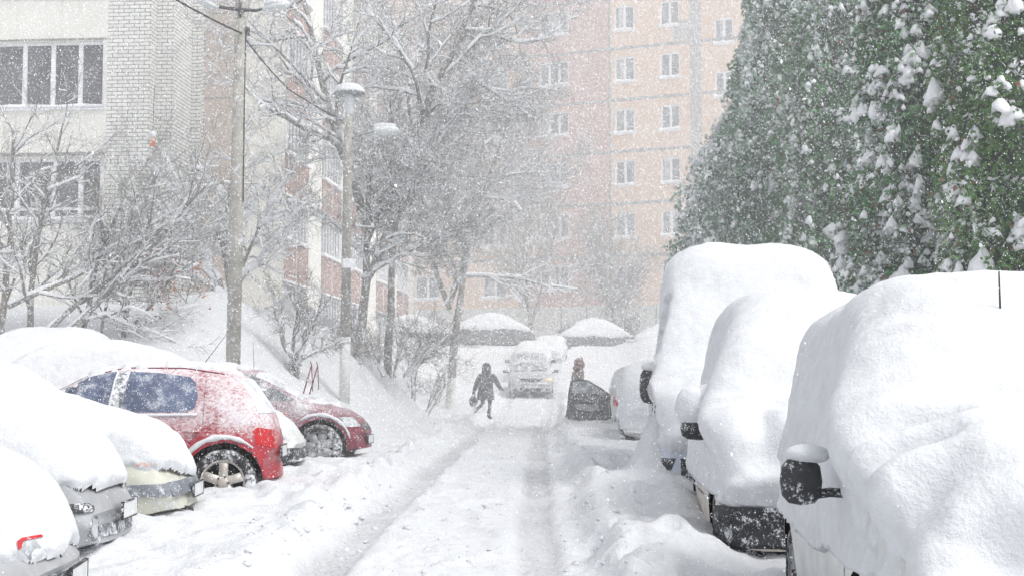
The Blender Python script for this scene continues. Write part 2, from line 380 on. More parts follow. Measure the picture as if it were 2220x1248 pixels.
def ground_parts(x, y):
    x = np.asarray(x, float); y = np.asarray(y, float)
    z = np.interp(y, PY, PZ)
    xr = np.interp(y, *XR)
    wob = .10 * fbm(y * .45, x * 0 + 3, 0, 3, 5) + .05 * fbm(y * 1.7, x * 0 + 9, 0, 2, 6)
    lft = (xr - 1.02 + wob) - x
    rgt = x - (xr + 1.05 + wob * 1.2)
    near = sm((60 - y) / 15)
    z = z + near * .15 * sm(lft / .28) + near * .19 * sm(rgt / .3)
    side = np.maximum(sm(lft / .5), sm(rgt / .5))
    # ruts
    d1 = np.abs(x - (xr - .72 - .16 * sm((17 - y) / 9) + wob * .5)); d2 = np.abs(x - (xr + .72 + wob * .5))
    rut = np.maximum(1 - sm((d1 - .10) / .12), 1 - sm((d2 - .10) / .12))
    fade = np.where(y < 30, 1.0, np.clip(.55 + .45 * vnoise(y * .3, 0 * y, 0, 3), .2, 1)) * sm((66 - y) / 6)
    brk = np.clip(.72 + .5 * fbm(x * 1.4, y * 1.1, 0, 3, 31), 0.1, 1)
    z = z - .065 * rut * fade * brk * 1.2
    lump = fbm(x * 2.2, y * 2.0, 0, 4, 11); fine = fbm(x * 7, y * 6, 0, 3, 21)
    ridge = 1 - np.abs(fbm(x * 1.5, y * 1.3, 0, 4, 41)) * 2
    amp = (.045 + .045 * side) * (1 - .85 * rut * fade)
    z = z + amp * lump * near + .014 * fine * (1 - .8 * rut) * near * (.5 + .8 * np.clip(lump + .3, 0, 1))
    z = z + .09 * np.clip(ridge - .5, 0, 1) * near * (1 - rut)
    z = z + .10 * fbm(x * .5, y * .35, 0, 2, 51) * side
    # churned edge at the left kerb of the lane
    edge = np.exp(-((lft - .18) / .22) ** 2) * near
    z = z + edge * (.06 + .15 * np.clip(fbm(x * 3, y * 2.2, 0, 3, 61), -.3, 1))
    edge2 = np.exp(-((rgt - .2) / .25) ** 2) * near
    z = z + edge2 * (.05 + .13 * np.clip(fbm(x * 2.6, y * 1.6, 0, 3, 63), -.3, 1))
    # bank by the left building
    fy = sm((y - 22.5) / 9.5); fx = sm((-x - 2.3) / 4.3)
    z = z + 2.75 * fx * fy * (1 - .75 * sm((y - 40) / 25)) + .35 * np.exp(-((x + 6.6) / 1.1) ** 2 - ((y - 30) / 3.2) ** 2)
    # ploughed heap
    q = ((x + 4.3) / 2.1) ** 2 + ((y - 36.5) / 5.0) ** 2
    q = q * (1 + .35 * fbm(x * .9, y * .5, 0, 3, 71))
    heap = np.clip(1 - q, 0, 1) ** .8
    z = z + heap * (1.05 + .34 * fbm(x * 1.8, y * 1.4, 0, 4, 73)) + .34 * np.clip(heap, 0, .5) * np.clip(fbm(x * 3.5, y * 3, 0, 3, 75), -.4, 1)
    # second low heap right of the bush
    z = z + .8 * np.exp(-((x + 2.6) / 1.3) ** 2 - ((y - 50) / 4) ** 2)
    # shelf on the right under the conifers
    z = z + .5 * sm((x - 4.6) / 2)
    # drifts against the vans
    sx = 1.30 + .079 * (y - 10.5)
    z = z + .24 * np.exp(-((x - sx) / .30) ** 2) * (.4 + .6 * np.clip(vnoise(y * .8, 0 * y, 0, 88) + .4, 0, 1)) * sm((y - 9) / 2) * sm((20 - y) / 4)
    z = z + .55 * np.exp(-((x - 1.62) / .28) ** 2 - ((y - 16.2) / .55) ** 2)
    z = z - .17 * sm((rgt - .35) / .5) * sm((19 - y) / 6)
    # scraped patches where the walker and the wheels churned the snow down to slush
    sl = np.exp(-((x + 1.0) / .75) ** 2 - ((y - 37) / 1.6) ** 2) + np.exp(-((x - .9) / .9) ** 2 - ((y - 36.5) / 1.3) ** 2)
    sl = sl * np.clip(.5 + 1.6 * fbm(x * 2.4, y * 1.2, 0, 3, 91), 0, 1)
    z = z + .16 * sl * fbm(x * 5, y * 3, 0, 3, 93)
    packed = np.clip(rut * fade * 1.05 * brk + .65 * sl, 0, 1)
    # tread blocks across the tracks
    z = z + .006 * rut * np.sin(y * 42 + 3 * np.sin(x * 30)) * np.clip(vnoise(x * .7, y * .5, 0, 97) + .4, 0, 1)
    if z.ndim:
        for (fx_, fy_, fa) in FEET:
            dx, dy = x - fx_, y - fy_
            k_ = (np.abs(dx) < .6) & (np.abs(dy) < .6)
            if not k_.any(): continue
            dx, dy = dx[k_], dy[k_]
            q = ((dx * math.cos(fa) + dy * math.sin(fa)) / .17) ** 2 + ((-dx * math.sin(fa) + dy * math.cos(fa)) / .09) ** 2
            z[k_] += -.085 * np.exp(-q ** 1.5) + .03 * np.exp(-((np.sqrt(q) - 1.5) / .45) ** 2)
    return z, packed

def G(x, y):
    return float(ground_parts(x, y)[0])

def build_ground():
    xs = np.concatenate([np.linspace(-400, -40, 10), np.linspace(-34, -9.5, 40), np.arange(-9.2, -4.2, .12), np.arange(-4.2, 3.6, .045), np.arange(3.6, 9, .14), np.linspace(9.3, 36, 30), np.linspace(45, 400, 9)])
    ys = np.concatenate([np.linspace(-60, 2, 14), np.arange(2.5, 6, .15), np.arange(6, 26, .055), np.arange(26, 50, .11), np.arange(50, 82, .3), np.linspace(83, 110, 12), np.linspace(130, 900, 14)])
    X, Y = np.meshgrid(xs, ys)
    Z, P = ground_parts(X, Y)
    ny, nx = X.shape
    V = np.stack([X, Y, Z], -1).reshape(-1, 3)
    i = np.arange(ny * nx).reshape(ny, nx)
    Fc = np.stack([i[:-1, :-1], i[:-1, 1:], i[1:, 1:], i[1:, :-1]], -1).reshape(-1, 4)
    o = mesh_np('snowy_ground', V, Fc, M['snow_ground'])
    a = o.data.attributes.new('packed', 'FLOAT', 'POINT'); a.data.foreach_set('value', P.astype(np.float32).ravel())
    tag(o, kind='structure')
build_ground()
# ------------------------------------------------------------------ cars
def gsmooth(xs, ys, s):
    """sample a polyline smoothly: linear interpolation blurred by s metres"""
    def f(x):
        if s <= 0: return np.interp(x, xs, ys)
        ks = np.linspace(-2.4, 2.4, 33); w = np.exp(-ks ** 2 / 2); w /= w.sum()
        lo, hi = xs[0], xs[-1]
        r = 0
        for k, ww in zip(ks, w):
            r = r + ww * np.interp(np.clip(x + k * s, lo, hi), xs, ys)
        return r
    return f

CARS = {
 # top, shoulder, bottom, halfwidth as (x,z); x forward
 'hatch': dict(L=3.9, W=1.68, wb=(-1.34, 1.16), wr=.30,
   top=[(-1.95, .56), (-1.93, .84), (-1.86, 1.0), (-1.55, 1.36), (-1.2, 1.44), (-.2, 1.48), (.28, 1.43), (.75, 1.20), (1.14, .98), (1.55, .88), (1.8, .74), (1.92, .58), (1.95, .5)],
   sh=[(-1.95, .52), (-1.85, .86), (-1.5, .96), (0, .90), (1.1, .86), (1.6, .74), (1.9, .55), (1.95, .46)]),
 'small': dict(L=3.6, W=1.6, wb=(-1.1, 1.15), wr=.28,
   top=[(-1.8, .56), (-1.78, .85), (-1.6, 1.2), (-1.3, 1.42), (-.4, 1.47), (.2, 1.42), (.68, 1.16), (.95, 1.0), (1.35, .9), (1.62, .76), (1.77, .6), (1.8, .5)],
   sh=[(-1.8, .52), (-1.7, .86), (0, .88), (.95, .86), (1.4, .76), (1.74, .57), (1.8, .46)]),
 'sedan': dict(L=4.2, W=1.68, wb=(-1.22, 1.28), wr=.30,
   top=[(-2.1, .56), (-2.08, .86), (-1.95, .98), (-1.45, 1.02), (-1.0, 1.32), (-.7, 1.41), (.1, 1.43), (.5, 1.36), (1.08, .98), (1.6, .88), (1.92, .74), (2.07, .58), (2.1, .5)],
   sh=[(-2.1, .52), (-1.95, .88), (0, .90), (1.05, .87), (1.65, .77), (2.05, .56), (2.1, .46)]),
 'square': dict(L=4.1, W=1.66, wb=(-1.15, 1.2), wr=.29,
   top=[(-2.05, .6), (-2.03, .9), (-1.9, .98), (-1.3, 1.02), (-.95, 1.33), (-.7, 1.42), (.1, 1.43), (.45, 1.38), (.95, 1.0), (1.7, .90), (1.98, .84), (2.04, .7), (2.05, .48)],
   sh=[(-2.05, .56), (-2.0, .88), (0, .90), (.95, .88), (1.7, .82), (2.02, .74), (2.05, .44)]),
 'mpv': dict(L=4.4, W=1.8, wb=(-1.35, 1.35), wr=.33,
   top=[(-2.2, .6), (-2.17, 1.1), (-2.0, 1.58), (-1.6, 1.76), (-.2, 1.80), (.4, 1.72), (.85, 1.45), (1.28, 1.17), (1.75, 1.04), (2.02, .88), (2.17, .66), (2.2, .5)],
   sh=[(-2.2, .55), (-2.1, 1.05), (0, 1.04), (1.3, 1.0), (1.8, .88), (2.14, .62), (2.2, .46)]),
 'minibus': dict(L=4.6, W=1.84, wb=(-1.35, 1.45), wr=.33,
   top=[(-2.3, .6), (-2.28, 1.3), (-2.2, 1.85), (-1.9, 1.96), (.2, 1.98), (.75, 1.90), (1.2, 1.45), (1.5, 1.17), (2.0, 1.05), (2.2, .92), (2.28, .7), (2.3, .5)],
   sh=[(-2.3, .55), (-2.22, 1.05), (0, 1.08), (1.5, 1.02), (2.0, .92), (2.26, .65), (2.3, .46)]),
 'van': dict(L=5.2, W=2.02, wb=(-1.6, 1.7), wr=.35,
   top=[(-2.6, .6), (-2.58, 1.6), (-2.52, 2.45), (-2.3, 2.60), (.6, 2.64), (.95, 2.55), (1.25, 2.1), (1.62, 1.5), (1.8, 1.32), (2.3, 1.16), (2.5, .98), (2.58, .75), (2.6, .5)],
   sh=[(-2.6, .55), (-2.55, 1.2), (0, 1.26), (1.7, 1.2), (2.3, 1.0), (2.56, .7), (2.6, .46)]),
}

def car_grid(sp, NS=84, s=.03, K=9, Q=15, wmul=1.0):
    L, W = sp['L'], sp['W']
    ft = gsmooth(*zip(*sp['top']), s); fs = gsmooth(*zip(*sp['sh']), s)
    h = L / 2
    fb = gsmooth([-h, -h + .3, h - .35, h], [.36, .23, .22, .30], s)
    w = W / 2 * wmul
    rnd = sp.get('rnd', 1.0)
    fw = gsmooth([-h, -h + .04, -h + .22, -h + .7, 0, h - .8, h - .3, h - .05, h], [w * (.93 - .08 * rnd), w * (.95 - .06 * rnd), w * (.985 - .03 * rnd), w, w, w, w * (.975 - .035 * rnd), w * (.93 - .09 * rnd), w * (.90 - .1 * rnd)], s)
    u = np.linspace(0, 1, NS); u = .5 - .5 * np.cos(np.pi * u) * (.55) - .5 * (1 - 2 * u) * .45 if False else .55 * (.5 - .5 * np.cos(np.pi * u)) + .45 * u
    xs = -h + L * u
    top = ft(xs); sh = np.minimum(fs(xs), top - .03); bot = fb(xs); ww = fw(xs)
    rings = []
    for i, x in enumerate(xs):
        t_, s_, b_, w_ = top[i], sh[i], bot[i], ww[i]
        pts = [(w_ * .90 * k / 5, b_) for k in range(5)] + [(w_ * .93, b_ + .015)]
        for k in range(K):
            q = k / (K - 1)
            z = b_ + .07 + (s_ - b_ - .07) * q
            y = w_ * (.965 + .035 * math.sin(math.pi * min(1, q * 1.15)))
            if q > .8: y -= w_ * .012 * (q - .8) / .2
            pts.append((y, z))
        hh = t_ - s_; g = min(1, max(0, (hh - .12) / .3))
        n = 2.6 + 2.6 * g; tum = .10 + .26 * g
        ys0 = pts[-1][0]
        for k in range(1, Q + 1):
            th = math.pi / 2 * k / Q
            c, sn = max(0, math.cos(th)) ** (2 / n), math.sin(th) ** (2 / n)
            y = ys0 * c; dz = hh * sn
            y -= tum * sp.get('tum', 1) * dz * (c)
            pts.append((y, s_ + dz))
        pts[-1] = (0.0, t_)
        ring = pts + [(-y, z) for y, z in pts[-2:0:-1]]
        end = np.clip((abs(x) - (h - .8)) / .8, 0, 1)
        rings.append([(x - math.copysign(1, x) * sp.get('plan', .20) * end * (abs(y) / w) ** 3, y, z) for y, z in ring])
    rg = np.array(rings)
    n = rg.shape[1]
    caps = []
    # caps: shrinking rings then a centre vertex
    def cap(ring, sgn):
        c = ring.mean(0); out = []
        for k, a in enumerate((.8, .55, .28)):
            r = c + (ring - c) * a; r[:, 0] = ring[:, 0] * a + (1 - a) * (ring[:, 0].max() if sgn > 0 else ring[:, 0].min())
            out.append(r)
        return out, np.array([c + 0])
    cf, _ = cap(rg[-1], 1); cr, _ = cap(rg[0], -1)
    allr = np.array(cr[::-1] + list(rg) + cf)
    V = allr.reshape(-1, 3); m = len(allr)
    i = np.arange(m * n).reshape(m, n)
    j = np.roll(i, -1, 1)
    Fc = np.stack([i[:-1], i[1:], j[1:], j[:-1]], -1).reshape(-1, 4)
    return V, Fc, m, n

def vnormals(V, Fc):
    a = V[Fc[:, 1]] - V[Fc[:, 0]]; b = V[Fc[:, 3]] - V[Fc[:, 0]]
    n = np.cross(a, b) + np.cross(V[Fc[:, 3]] - V[Fc[:, 2]], V[Fc[:, 1]] - V[Fc[:, 2]]) * 1
    Nn = np.zeros_like(V)
    for k in range(4): np.add.at(Nn, Fc[:, k], n)
    l = np.linalg.norm(Nn, axis=1); l[l == 0] = 1
    Nn = Nn / l[:, None]
    c = V.mean(0)
    if ((V - c) * Nn).sum() < 0: Nn = -Nn
    return Nn

class Car:
    def __init__(s, name, typ, loc, heading, paint, label, cat='car', group=None, sink=.05, arches=True, fast=False, **over):
        s.sp = dict(CARS[typ]); s.sp.update(over)
        s.root = empty(name, (loc[0], loc[1], loc[2] - sink), heading, label, cat, group)
        V, Fc, m, n = car_grid(s.sp, 60 if fast else 84)
        s.V, s.Fc = V, Fc
        caps = [tuple(range(n - 1, -1, -1)), tuple((m - 1) * n + k for k in range(n))]
        faces = [tuple(f) for f in Fc.tolist()] + caps
        s.bvh = BVHTree.FromPolygons([Vector(v) for v in V], faces)
        o = mesh_np('body', V, faces, [M[paint], M['well']], s.root, True)
        bm = bmesh.new(); bm.from_mesh(o.data); bmesh.ops.recalc_face_normals(bm, faces=bm.faces); bm.to_mesh(o.data); bm.free()
        if arches:
            r = s.sp['wr'] + .065
            mb = MB()
            for wx in s.sp['wb']:
                for sg in (-1, 1):
                    k = 28; y0, y1 = sg * (s.sp['W'] / 2 - .30), sg * (s.sp['W'] / 2 + .2)
                    mb.lathe([(0.001, 0), (r, 0), (r, 1), (0.001, 1)], (0, 0, 0), (0, 1, 0), k)
                    b = len(mb.v) - 4 * k
                    for q in range(b, len(mb.v)):
                        x, y, z = mb.v[q]; mb.v[q] = (x + wx, y0 + y * (y1 - y0), z + s.sp['wr'])
            c = mb.build('cutter', M['well'])
            bm = bmesh.new(); bm.from_mesh(c.data); bmesh.ops.remove_doubles(bm, verts=bm.verts, dist=.002); bmesh.ops.recalc_face_normals(bm, faces=bm.faces); bm.to_mesh(c.data); bm.free()
            c.parent = s.root
            md = o.modifiers.new('b', 'BOOLEAN'); md.object = c; md.operation = 'DIFFERENCE'; md.solver = 'EXACT'
            bpy.context.view_layer.update()
            dg = bpy.context.evaluated_depsgraph_get()
            nm = bpy.data.meshes.new_from_object(o.evaluated_get(dg))
            if len(nm.polygons) > 200:
                o.modifiers.clear(); o.data = nm
                nm.materials.clear(); nm.materials.append(M[paint]); nm.materials.append(M['well'])
                for p in nm.polygons:
                    cc = p.center; ins = False
                    for wx in s.sp['wb']:
                        if math.hypot(cc.x - wx, cc.z - s.sp['wr']) < r + .006 and abs(cc.y) < s.sp['W'] / 2 * .985:
                            # cutter surfaces only: body skin inside the circle is gone
                            ins = ins or (abs(math.hypot(cc.x - wx, cc.z - s.sp['wr']) - r) < .012 or abs(abs(cc.y) - (s.sp['W'] / 2 - .30)) < .004)
                    p.material_index = 1 if ins else 0; p.use_smooth = True
                try: nm.set_sharp_from_angle(angle=R(40))
                except Exception: pass
            bpy.data.objects.remove(c)
        s.body = o
    surf = None
    def ray(s, side, a, b):
        if side in 'FB':
            o, d = ((6, a, b), (-1, 0, 0)) if side == 'F' else ((-6, a, b), (1, 0, 0))
        elif side in 'LR':
            o, d = ((a, 4, b), (0, -1, 0)) if side == 'L' else ((a, -4, b), (0, 1, 0))
        else:
            o, d = (a, b, 6), (0, 0, -1)
        h = (s.surf or s.bvh).ray_cast(Vector(o), Vector(d))
        if h[0] is None: return None
        n = h[1]
        if n.dot(Vector(d)) > 0: n = -n
        return h[0], n
    def patch(s, name, side, poly, mat, off=.006, step=.06, parent=None, thick=0, label=None):
        if parent is None: parent = s.root
        pts = []; n = len(poly)
        for i in range(n):
            a, b = poly[i], poly[(i + 1) % n]
            k = max(1, int(math.hypot(b[0] - a[0], b[1] - a[1]) / step))
            pts += [(a[0] + (b[0] - a[0]) * q / k, a[1] + (b[1] - a[1]) * q / k) for q in range(k)]
        nb = len(pts)
        def inside(x, y):
            c = False
            for i in range(n):
                x1, y1 = poly[i]; x2, y2 = poly[(i + 1) % n]
                if (y1 > y) != (y2 > y) and x < (x2 - x1) * (y - y1) / (y2 - y1) + x1: c = not c
            return c
        xs = [p[0] for p in poly]; ys = [p[1] for p in poly]
        x = min(xs) + step * .6
        inner = []
        while x < max(xs):
            y = min(ys) + step * .6
            while y < max(ys):
                if inside(x, y): inner.append((x, y))
                y += step
            x += step
        vs2, _, fs, *_ = delaunay_2d_cdt([Vector(p) for p in pts + inner], [], [list(range(nb))], 1, 1e-5)
        V, ok = [], []
        for p in vs2:
            h = s.ray(side, p.x, p.y)
            if h is None: V.append((0, 0, 0)); ok.append(False)
            else: V.append(tuple(h[0] + h[1] * off)); ok.append(True)
        fs = [f for f in fs if all(ok[i] for i in f)]
        if not fs: return None
        used = sorted({i for f in fs for i in f}); mp = {u: i for i, u in enumerate(used)}
        V = [V[u] for u in used]; fs = [tuple(mp[i] for i in f) for f in fs]
        # skirt back into the body so that the piece has an edge
        from collections import Counter
        ec = Counter()
        for f in fs:
            for i in range(len(f)):
                ec[tuple(sorted((f[i], f[(i + 1) % len(f)])))] += 1
        dirv = {'F': (-1, 0, 0), 'B': (1, 0, 0), 'L': (0, -1, 0), 'R': (0, 1, 0), 'T': (0, 0, -1)}[side]
        bset = {}
        for e, c in ec.items():
            if c == 1:
                for i in e:
                    if i not in bset:
                        bset[i] = len(V); V.append(tuple(V[i][k] + dirv[k] * (off + .02) for k in range(3)))
                fs.append((e[0], e[1], bset[e[1]], bset[e[0]]))
        o = mesh_np(name, np.array(V), fs, M[mat], parent, True)
        try: o.data.set_sharp_from_angle(angle=R(50))
        except Exception: pass
        if label: o['label'] = label
        return o
    def line(s, name, side, pts, mat='plastic', r=.006, parent=None):
        """narrow strip laid over the body along a path (seams, trims)"""
        P = []
        for i in range(len(pts) - 1):
            a, b = pts[i], pts[i + 1]; k = max(1, int(math.hypot(b[0] - a[0], b[1] - a[1]) / .07))
            P += [(a[0] + (b[0] - a[0]) * q / k, a[1] + (b[1] - a[1]) * q / k) for q in range(k)]
        P.append(pts[-1]); out = []
        for p in P:
            h = s.ray(side, *p)
            if h: out.append(h[0] + h[1] * (r * .3))
        if len(out) > 1:
            mb = MB(); mb.tube(out, r, 5); return mb.build(name, M[mat], parent or s.root, True)
    def wheels(s, style='alloy', which=None):
        r = s.sp['wr']; rr = r * .68
        for wx in s.sp['wb']:
            for sg in (-1, 1):
                if which and (('f' if wx > 0 else 'b') + ('l' if sg > 0 else 'r')) not in which: continue
                y = sg * (s.sp['W'] / 2 - .125)
                w = empty('wheel', (wx, y, r), 0); w.parent = s.root
                mb = MB()
                mb.lathe([(rr, -.09), (r * .93, -.10), (r * .985, -.08), (r, -.04), (r, .04), (r * .985, .08), (r * .93, .10), (rr + .01, .095), (rr, .08)], (0, 0, 0), (0, sg, 0), 36)
                mb.build('tyre', M['rubber'], w, True)
                mb = MB()
                mb.lathe([(rr, .095), (rr * .93, .09), (rr * .90, .05), (rr * .88, -.05)], (0, 0, 0), (0, sg, 0), 32)
                mb.lathe([(0.0, -.02), (rr * .9, -.02)], (0, 0, 0), (0, sg, 0), 24, 1)
                ns = 5 if style == 'alloy' else 7
                for q in range(ns):
                    a = 2 * math.pi * q / ns + .35
                    ca, sa = math.cos(a), math.sin(a)
                    w0, w1 = (rr * .22, rr * .17) if style == 'alloy' else (rr * .30, rr * .24)
                    P = []
                    for rad, hw, d in ((rr * .12, w0, .07), (rr * .5, (w0 + w1) / 2, .078), (rr * .95, w1 * 1.25, .085)):
                        for e in (-1, 1):
                            P.append((ca * rad - sa * hw * e, sg * d, sa * rad + ca * hw * e))
                    P += [(p[0], p[1] - sg * .03, p[2]) for p in P]
                    mb.add(P, [(0, 1, 3, 2), (2, 3, 5, 4), (0, 2, 8, 6), (2, 4, 10, 8), (1, 7, 9, 3), (3, 9, 11, 5), (4, 5, 11, 10)])
                mb.lathe([(0.0, .088), (rr * .22, .086), (rr * .27, .07), (rr * .27, .03)], (0, 0, 0), (0, sg, 0), 20)
                for q in range(5):
                    a = 2 * math.pi * q / 5 + .1 + math.pi / 5
                    mb.lathe([(0, .096), (.011, .095), (.012, .07)], (math.cos(a) * rr * .26, 0, math.sin(a) * rr * .26), (0, sg, 0), 8, 2)
                mb.build('rim', [M['rim'] if style == 'alloy' else M['metal'], M['well'], M['rimhub']], w, True)
    def snow(s, T=.16, side=.03, low=.5, nz0=.3, blur=.09, wm=1.0, nzamp=1.0, seed=1, dents=(), fn=None, name='snow_cover', NS=200, prof=None, sprof=None, up=.25):
        sp = dict(s.sp)
        if prof: sp['top'] = prof
        if sprof: sp['sh'] = sprof
        if wm != 1: sp['W'] = sp['W'] * wm
        V, Fc, m, n = car_grid(sp, NS, blur, 42, 30)
        Nn = vnormals(V, Fc)
        g_ = Nn.reshape(m, n, 3)
        for _ in range(6):
            q_ = g_ * 2 + np.roll(g_, 1, 1) + np.roll(g_, -1, 1)
            q_[1:-1] += 1.5 * (g_[2:] + g_[:-2])
            g_ = q_ / (np.linalg.norm(q_, axis=2)[..., None] + 1e-9)
        Nn = g_.reshape(-1, 3)
        x, y, z = V.T
        n1 = fbm(x * 1.6 + seed * 7, y * 1.6, z * 1.6, 3, seed); n2 = fbm(x * 7 + seed, y * 7, z * 7, 4, seed + 5)
        top = sm((Nn[:, 2] - .15) / .6)
        k_side = sm((z - low - .10 * n1 - .06 * n2) / .10)
        k_top = sm((Nn[:, 2] - nz0 - .14 * n2) / .14)
        k = np.maximum(k_side, k_top)
        t = -.035 + (side * (1 + .35 * n1 + .25 * n2) + .035) * k + T * top * k * (1 + .12 * n1)
        cr = 1 - np.abs(fbm(x * 1.1 + seed * 3, y * 1.1, z * 1.1 + 4, 3, seed + 11)) * 2.2
        cr2 = 1 - np.abs(fbm(x * 2.7 + seed, y * 2.7, z * 2.7, 3, seed + 17)) * 2.4
        t = t + nzamp * (.010 * n2 + .02 * n1 - .028 * np.clip(cr - .62, 0, 1) - .014 * np.clip(cr2 - .6, 0, 1)) * k
        if fn is not None: t = fn(V, Nn, t, n1, n2)
        for (dx, dy, dz, rx, ry, rz, dep) in dents:
            q = ((x - dx) / rx) ** 2 + ((y - dy) / ry) ** 2 + ((z - dz) / rz) ** 2
            t = t - dep * np.exp(-q * (1 + .3 * n1)) * (k > .5)
        D = Nn * t[:, None]
        # snow piles straight up on shallow surfaces rather than along the normal
        D[:, 2] = D[:, 2] + up * T * top * k * (t > 0)
        P = V + D
        keep = (t[Fc] > -.012).any(1)
        Fk = Fc[keep]
        used = np.unique(Fk); mp = -np.ones(len(V), int); mp[used] = np.arange(len(used))
        s.snow_bvh = BVHTree.FromPolygons([Vector(v) for v in P[used]], mp[Fk].tolist())
        return mesh_np(name, P[used], mp[Fk], M['snow'], s.root, True)
    def mirror(s, sg, x, z, mat='plastic', size=(.10, .19, .15), snow=.05, out=.14):
        """door mirror: housing on a short arm"""
        hh = s.ray('L' if sg > 0 else 'R', x, z)
        y0 = hh[0].y if hh else sg * s.sp['W'] / 2
        mb = MB()
        c = (x, y0 + sg * (out + size[1] / 2 - .05), z + .03)
        V = []
        k = 12; n = 7
        for i in range(n + 1):
            th = math.pi * i / n
            for j in range(k):
                ph = 2 * math.pi * j / k
                f = lambda v, e: math.copysign(abs(v) ** e, v)
                V.append((c[0] + f(math.cos(th), .6) * size[0] / 2, c[1] + f(math.sin(th) * math.cos(ph), .7) * size[1] / 2, c[2] + f(math.sin(th) * math.sin(ph), .7) * size[2] / 2))
        mb.add(V, [(i * k + j, (i + 1) * k + j, (i + 1) * k + (j + 1) % k, i * k + (j + 1) % k) for i in range(n) for j in range(k)])
        mb.tube([(x, y0 - sg * .02, z - .03), (x, y0 + sg * out * .6, z - .02), (x, c[1] - sg * .02, c[2] - size[2] * .3)], .022, 6)
        o = mb.build('mirror', M[mat], s.root, True)
        if snow:
            sb = MB(); sb.blob((c[0], c[1] - sg * .03, c[2] + size[2] / 2 + snow * .25), (size[0] * .72, size[1] * .56, snow), 0, 14, .12, 3)
            sb.build('snow_cap', M['snow'], o, True)
        return o
    def plate(s, end, z, text=None, w=.52, h=.11, off=.02, y=0):
        hh = s.ray(end, y, z)
        if not hh: return
        sg = 1 if end == 'F' else -1
        X = hh[0].x + sg * off
        mb = MB(); mb.box(X - .008, X + .008, y - w / 2, y + w / 2, z - h / 2, z + h / 2)
        o = mb.build('number_plate', M['plate'], s.root)
        mb = MB()
        for a0, a1, b0, b1 in ((-w / 2 - .01, w / 2 + .01, h / 2, h / 2 + .012), (-w / 2 - .01, w / 2 + .01, -h / 2 - .012, -h / 2), (-w / 2 - .012, -w / 2, -h / 2 - .012, h / 2 + .012), (w / 2, w / 2 + .012, -h / 2 - .012, h / 2 + .012)):
            mb.box(X - .010, X + .011, y + a0, y + a1, z + b0, z + b1)
        mb.build('plate_frame', M['plastic'], o)
        if text:
            c = bpy.data.curves.new('t', 'FONT'); c.body = text; c.size = h * .95; c.align_x = 'CENTER'; c.align_y = 'CENTER'
            to = bpy.data.objects.new('t', c); col.objects.link(to); bpy.context.view_layer.update()
            me = bpy.data.meshes.new_from_object(to.evaluated_get(bpy.context.evaluated_depsgraph_get()))
            bpy.data.objects.remove(to)
            t = bpy.data.objects.new('plate_text', me); col.objects.link(t); me.materials.clear(); me.materials.append(M['ink'])
            t.parent = o; t.location = (X + sg * .0105, y, z); t.rotation_euler = (R(90), 0, R(90) * sg)
    def antenna(s, x, lean=(-.25, .0), l=.4, y=0, r=.005):
        h = s.ray('T', x, y)
        if h: mb = MB(); mb.tube([h[0] - Vector((0, 0, .02)), h[0] + Vector((lean[0], lean[1], l))], [r, r * .5], 5); return mb.build('antenna', M['darkmetal'], s.root)
    def wipers(s, mat='darkmetal', up=False, xw=1.05, zs=.98, l=.5, r=.009):
        for y in (-.10, .42):
            mb = MB()
            if up:
                b = Vector((xw, y, zs)); t = b + Vector((.14, -.06, .46)); mb.tube([b, b + (t - b) * .55, t], [r * 1.3, r * 1.1, r], 6)
                e = t + Vector((-.02, 0, .06)); a = t + Vector((-.03, .28, -.38)); mb.tube([e, t, a], [r * .7, r, r * .7], 6)
            else:
                P = []
                for q in range(7):
                    yy = y + .42 * q / 6 - .3; xx = xw - .25 * abs(q / 6) * .4
                    h = s.ray('T', xx, yy)
                    if h: P.append(h[0] + h[1] * .02)
                if len(P) > 1: mb.tube(P, r, 5)
            if mb.v: mb.build('wiper', M[mat], s.root, True)

def nose_to(nx, ny, ang, L, front=True):
    """heading and centre for a car whose road-side end stands at nx, ny; ang = tilt of that end towards the camera"""
    d = Vector((math.cos(ang), -math.sin(ang)))
    c = Vector((nx, ny)) - d * (L / 2)
    h = math.atan2(d.y, d.x)
    return (c.x, c.y), (h if front else h + math.pi)
PI = math.pi
# ------------------------------------------------------------------ trees
def seg_tubes(S, k):
    """S: n x 8 array p0 p1 r0 r1 -> open tubes"""
    S = np.asarray(S, float)
    p0, p1, r0, r1 = S[:, :3], S[:, 3:6], S[:, 6], S[:, 7]
    d = p1 - p0; d /= np.linalg.norm(d, axis=1)[:, None] + 1e-9
    ref = np.where(np.abs(d[:, 2:3]) < .9, np.array([[0, 0, 1.]]), np.array([[1., 0, 0]]))
    a = np.cross(d, ref); a /= np.linalg.norm(a, axis=1)[:, None] + 1e-9
    b = np.cross(d, a)
    th = 2 * np.pi * np.arange(k) / k
    c, s_ = np.cos(th), np.sin(th)
    off = a[:, None, :] * c[None, :, None] + b[:, None, :] * s_[None, :, None]
    A = p0[:, None, :] + off * r0[:, None, None]
    B = p1[:, None, :] + off * r1[:, None, None]
    V = np.concatenate([A, B], 1).reshape(-1, 3)
    base = (np.arange(len(S)) * 2 * k)[:, None]
    j = np.arange(k); j2 = (j + 1) % k
    Fc = np.stack([base + j, base + j2, base + k + j2, base + k + j], -1).reshape(-1, 4)
    return V, Fc

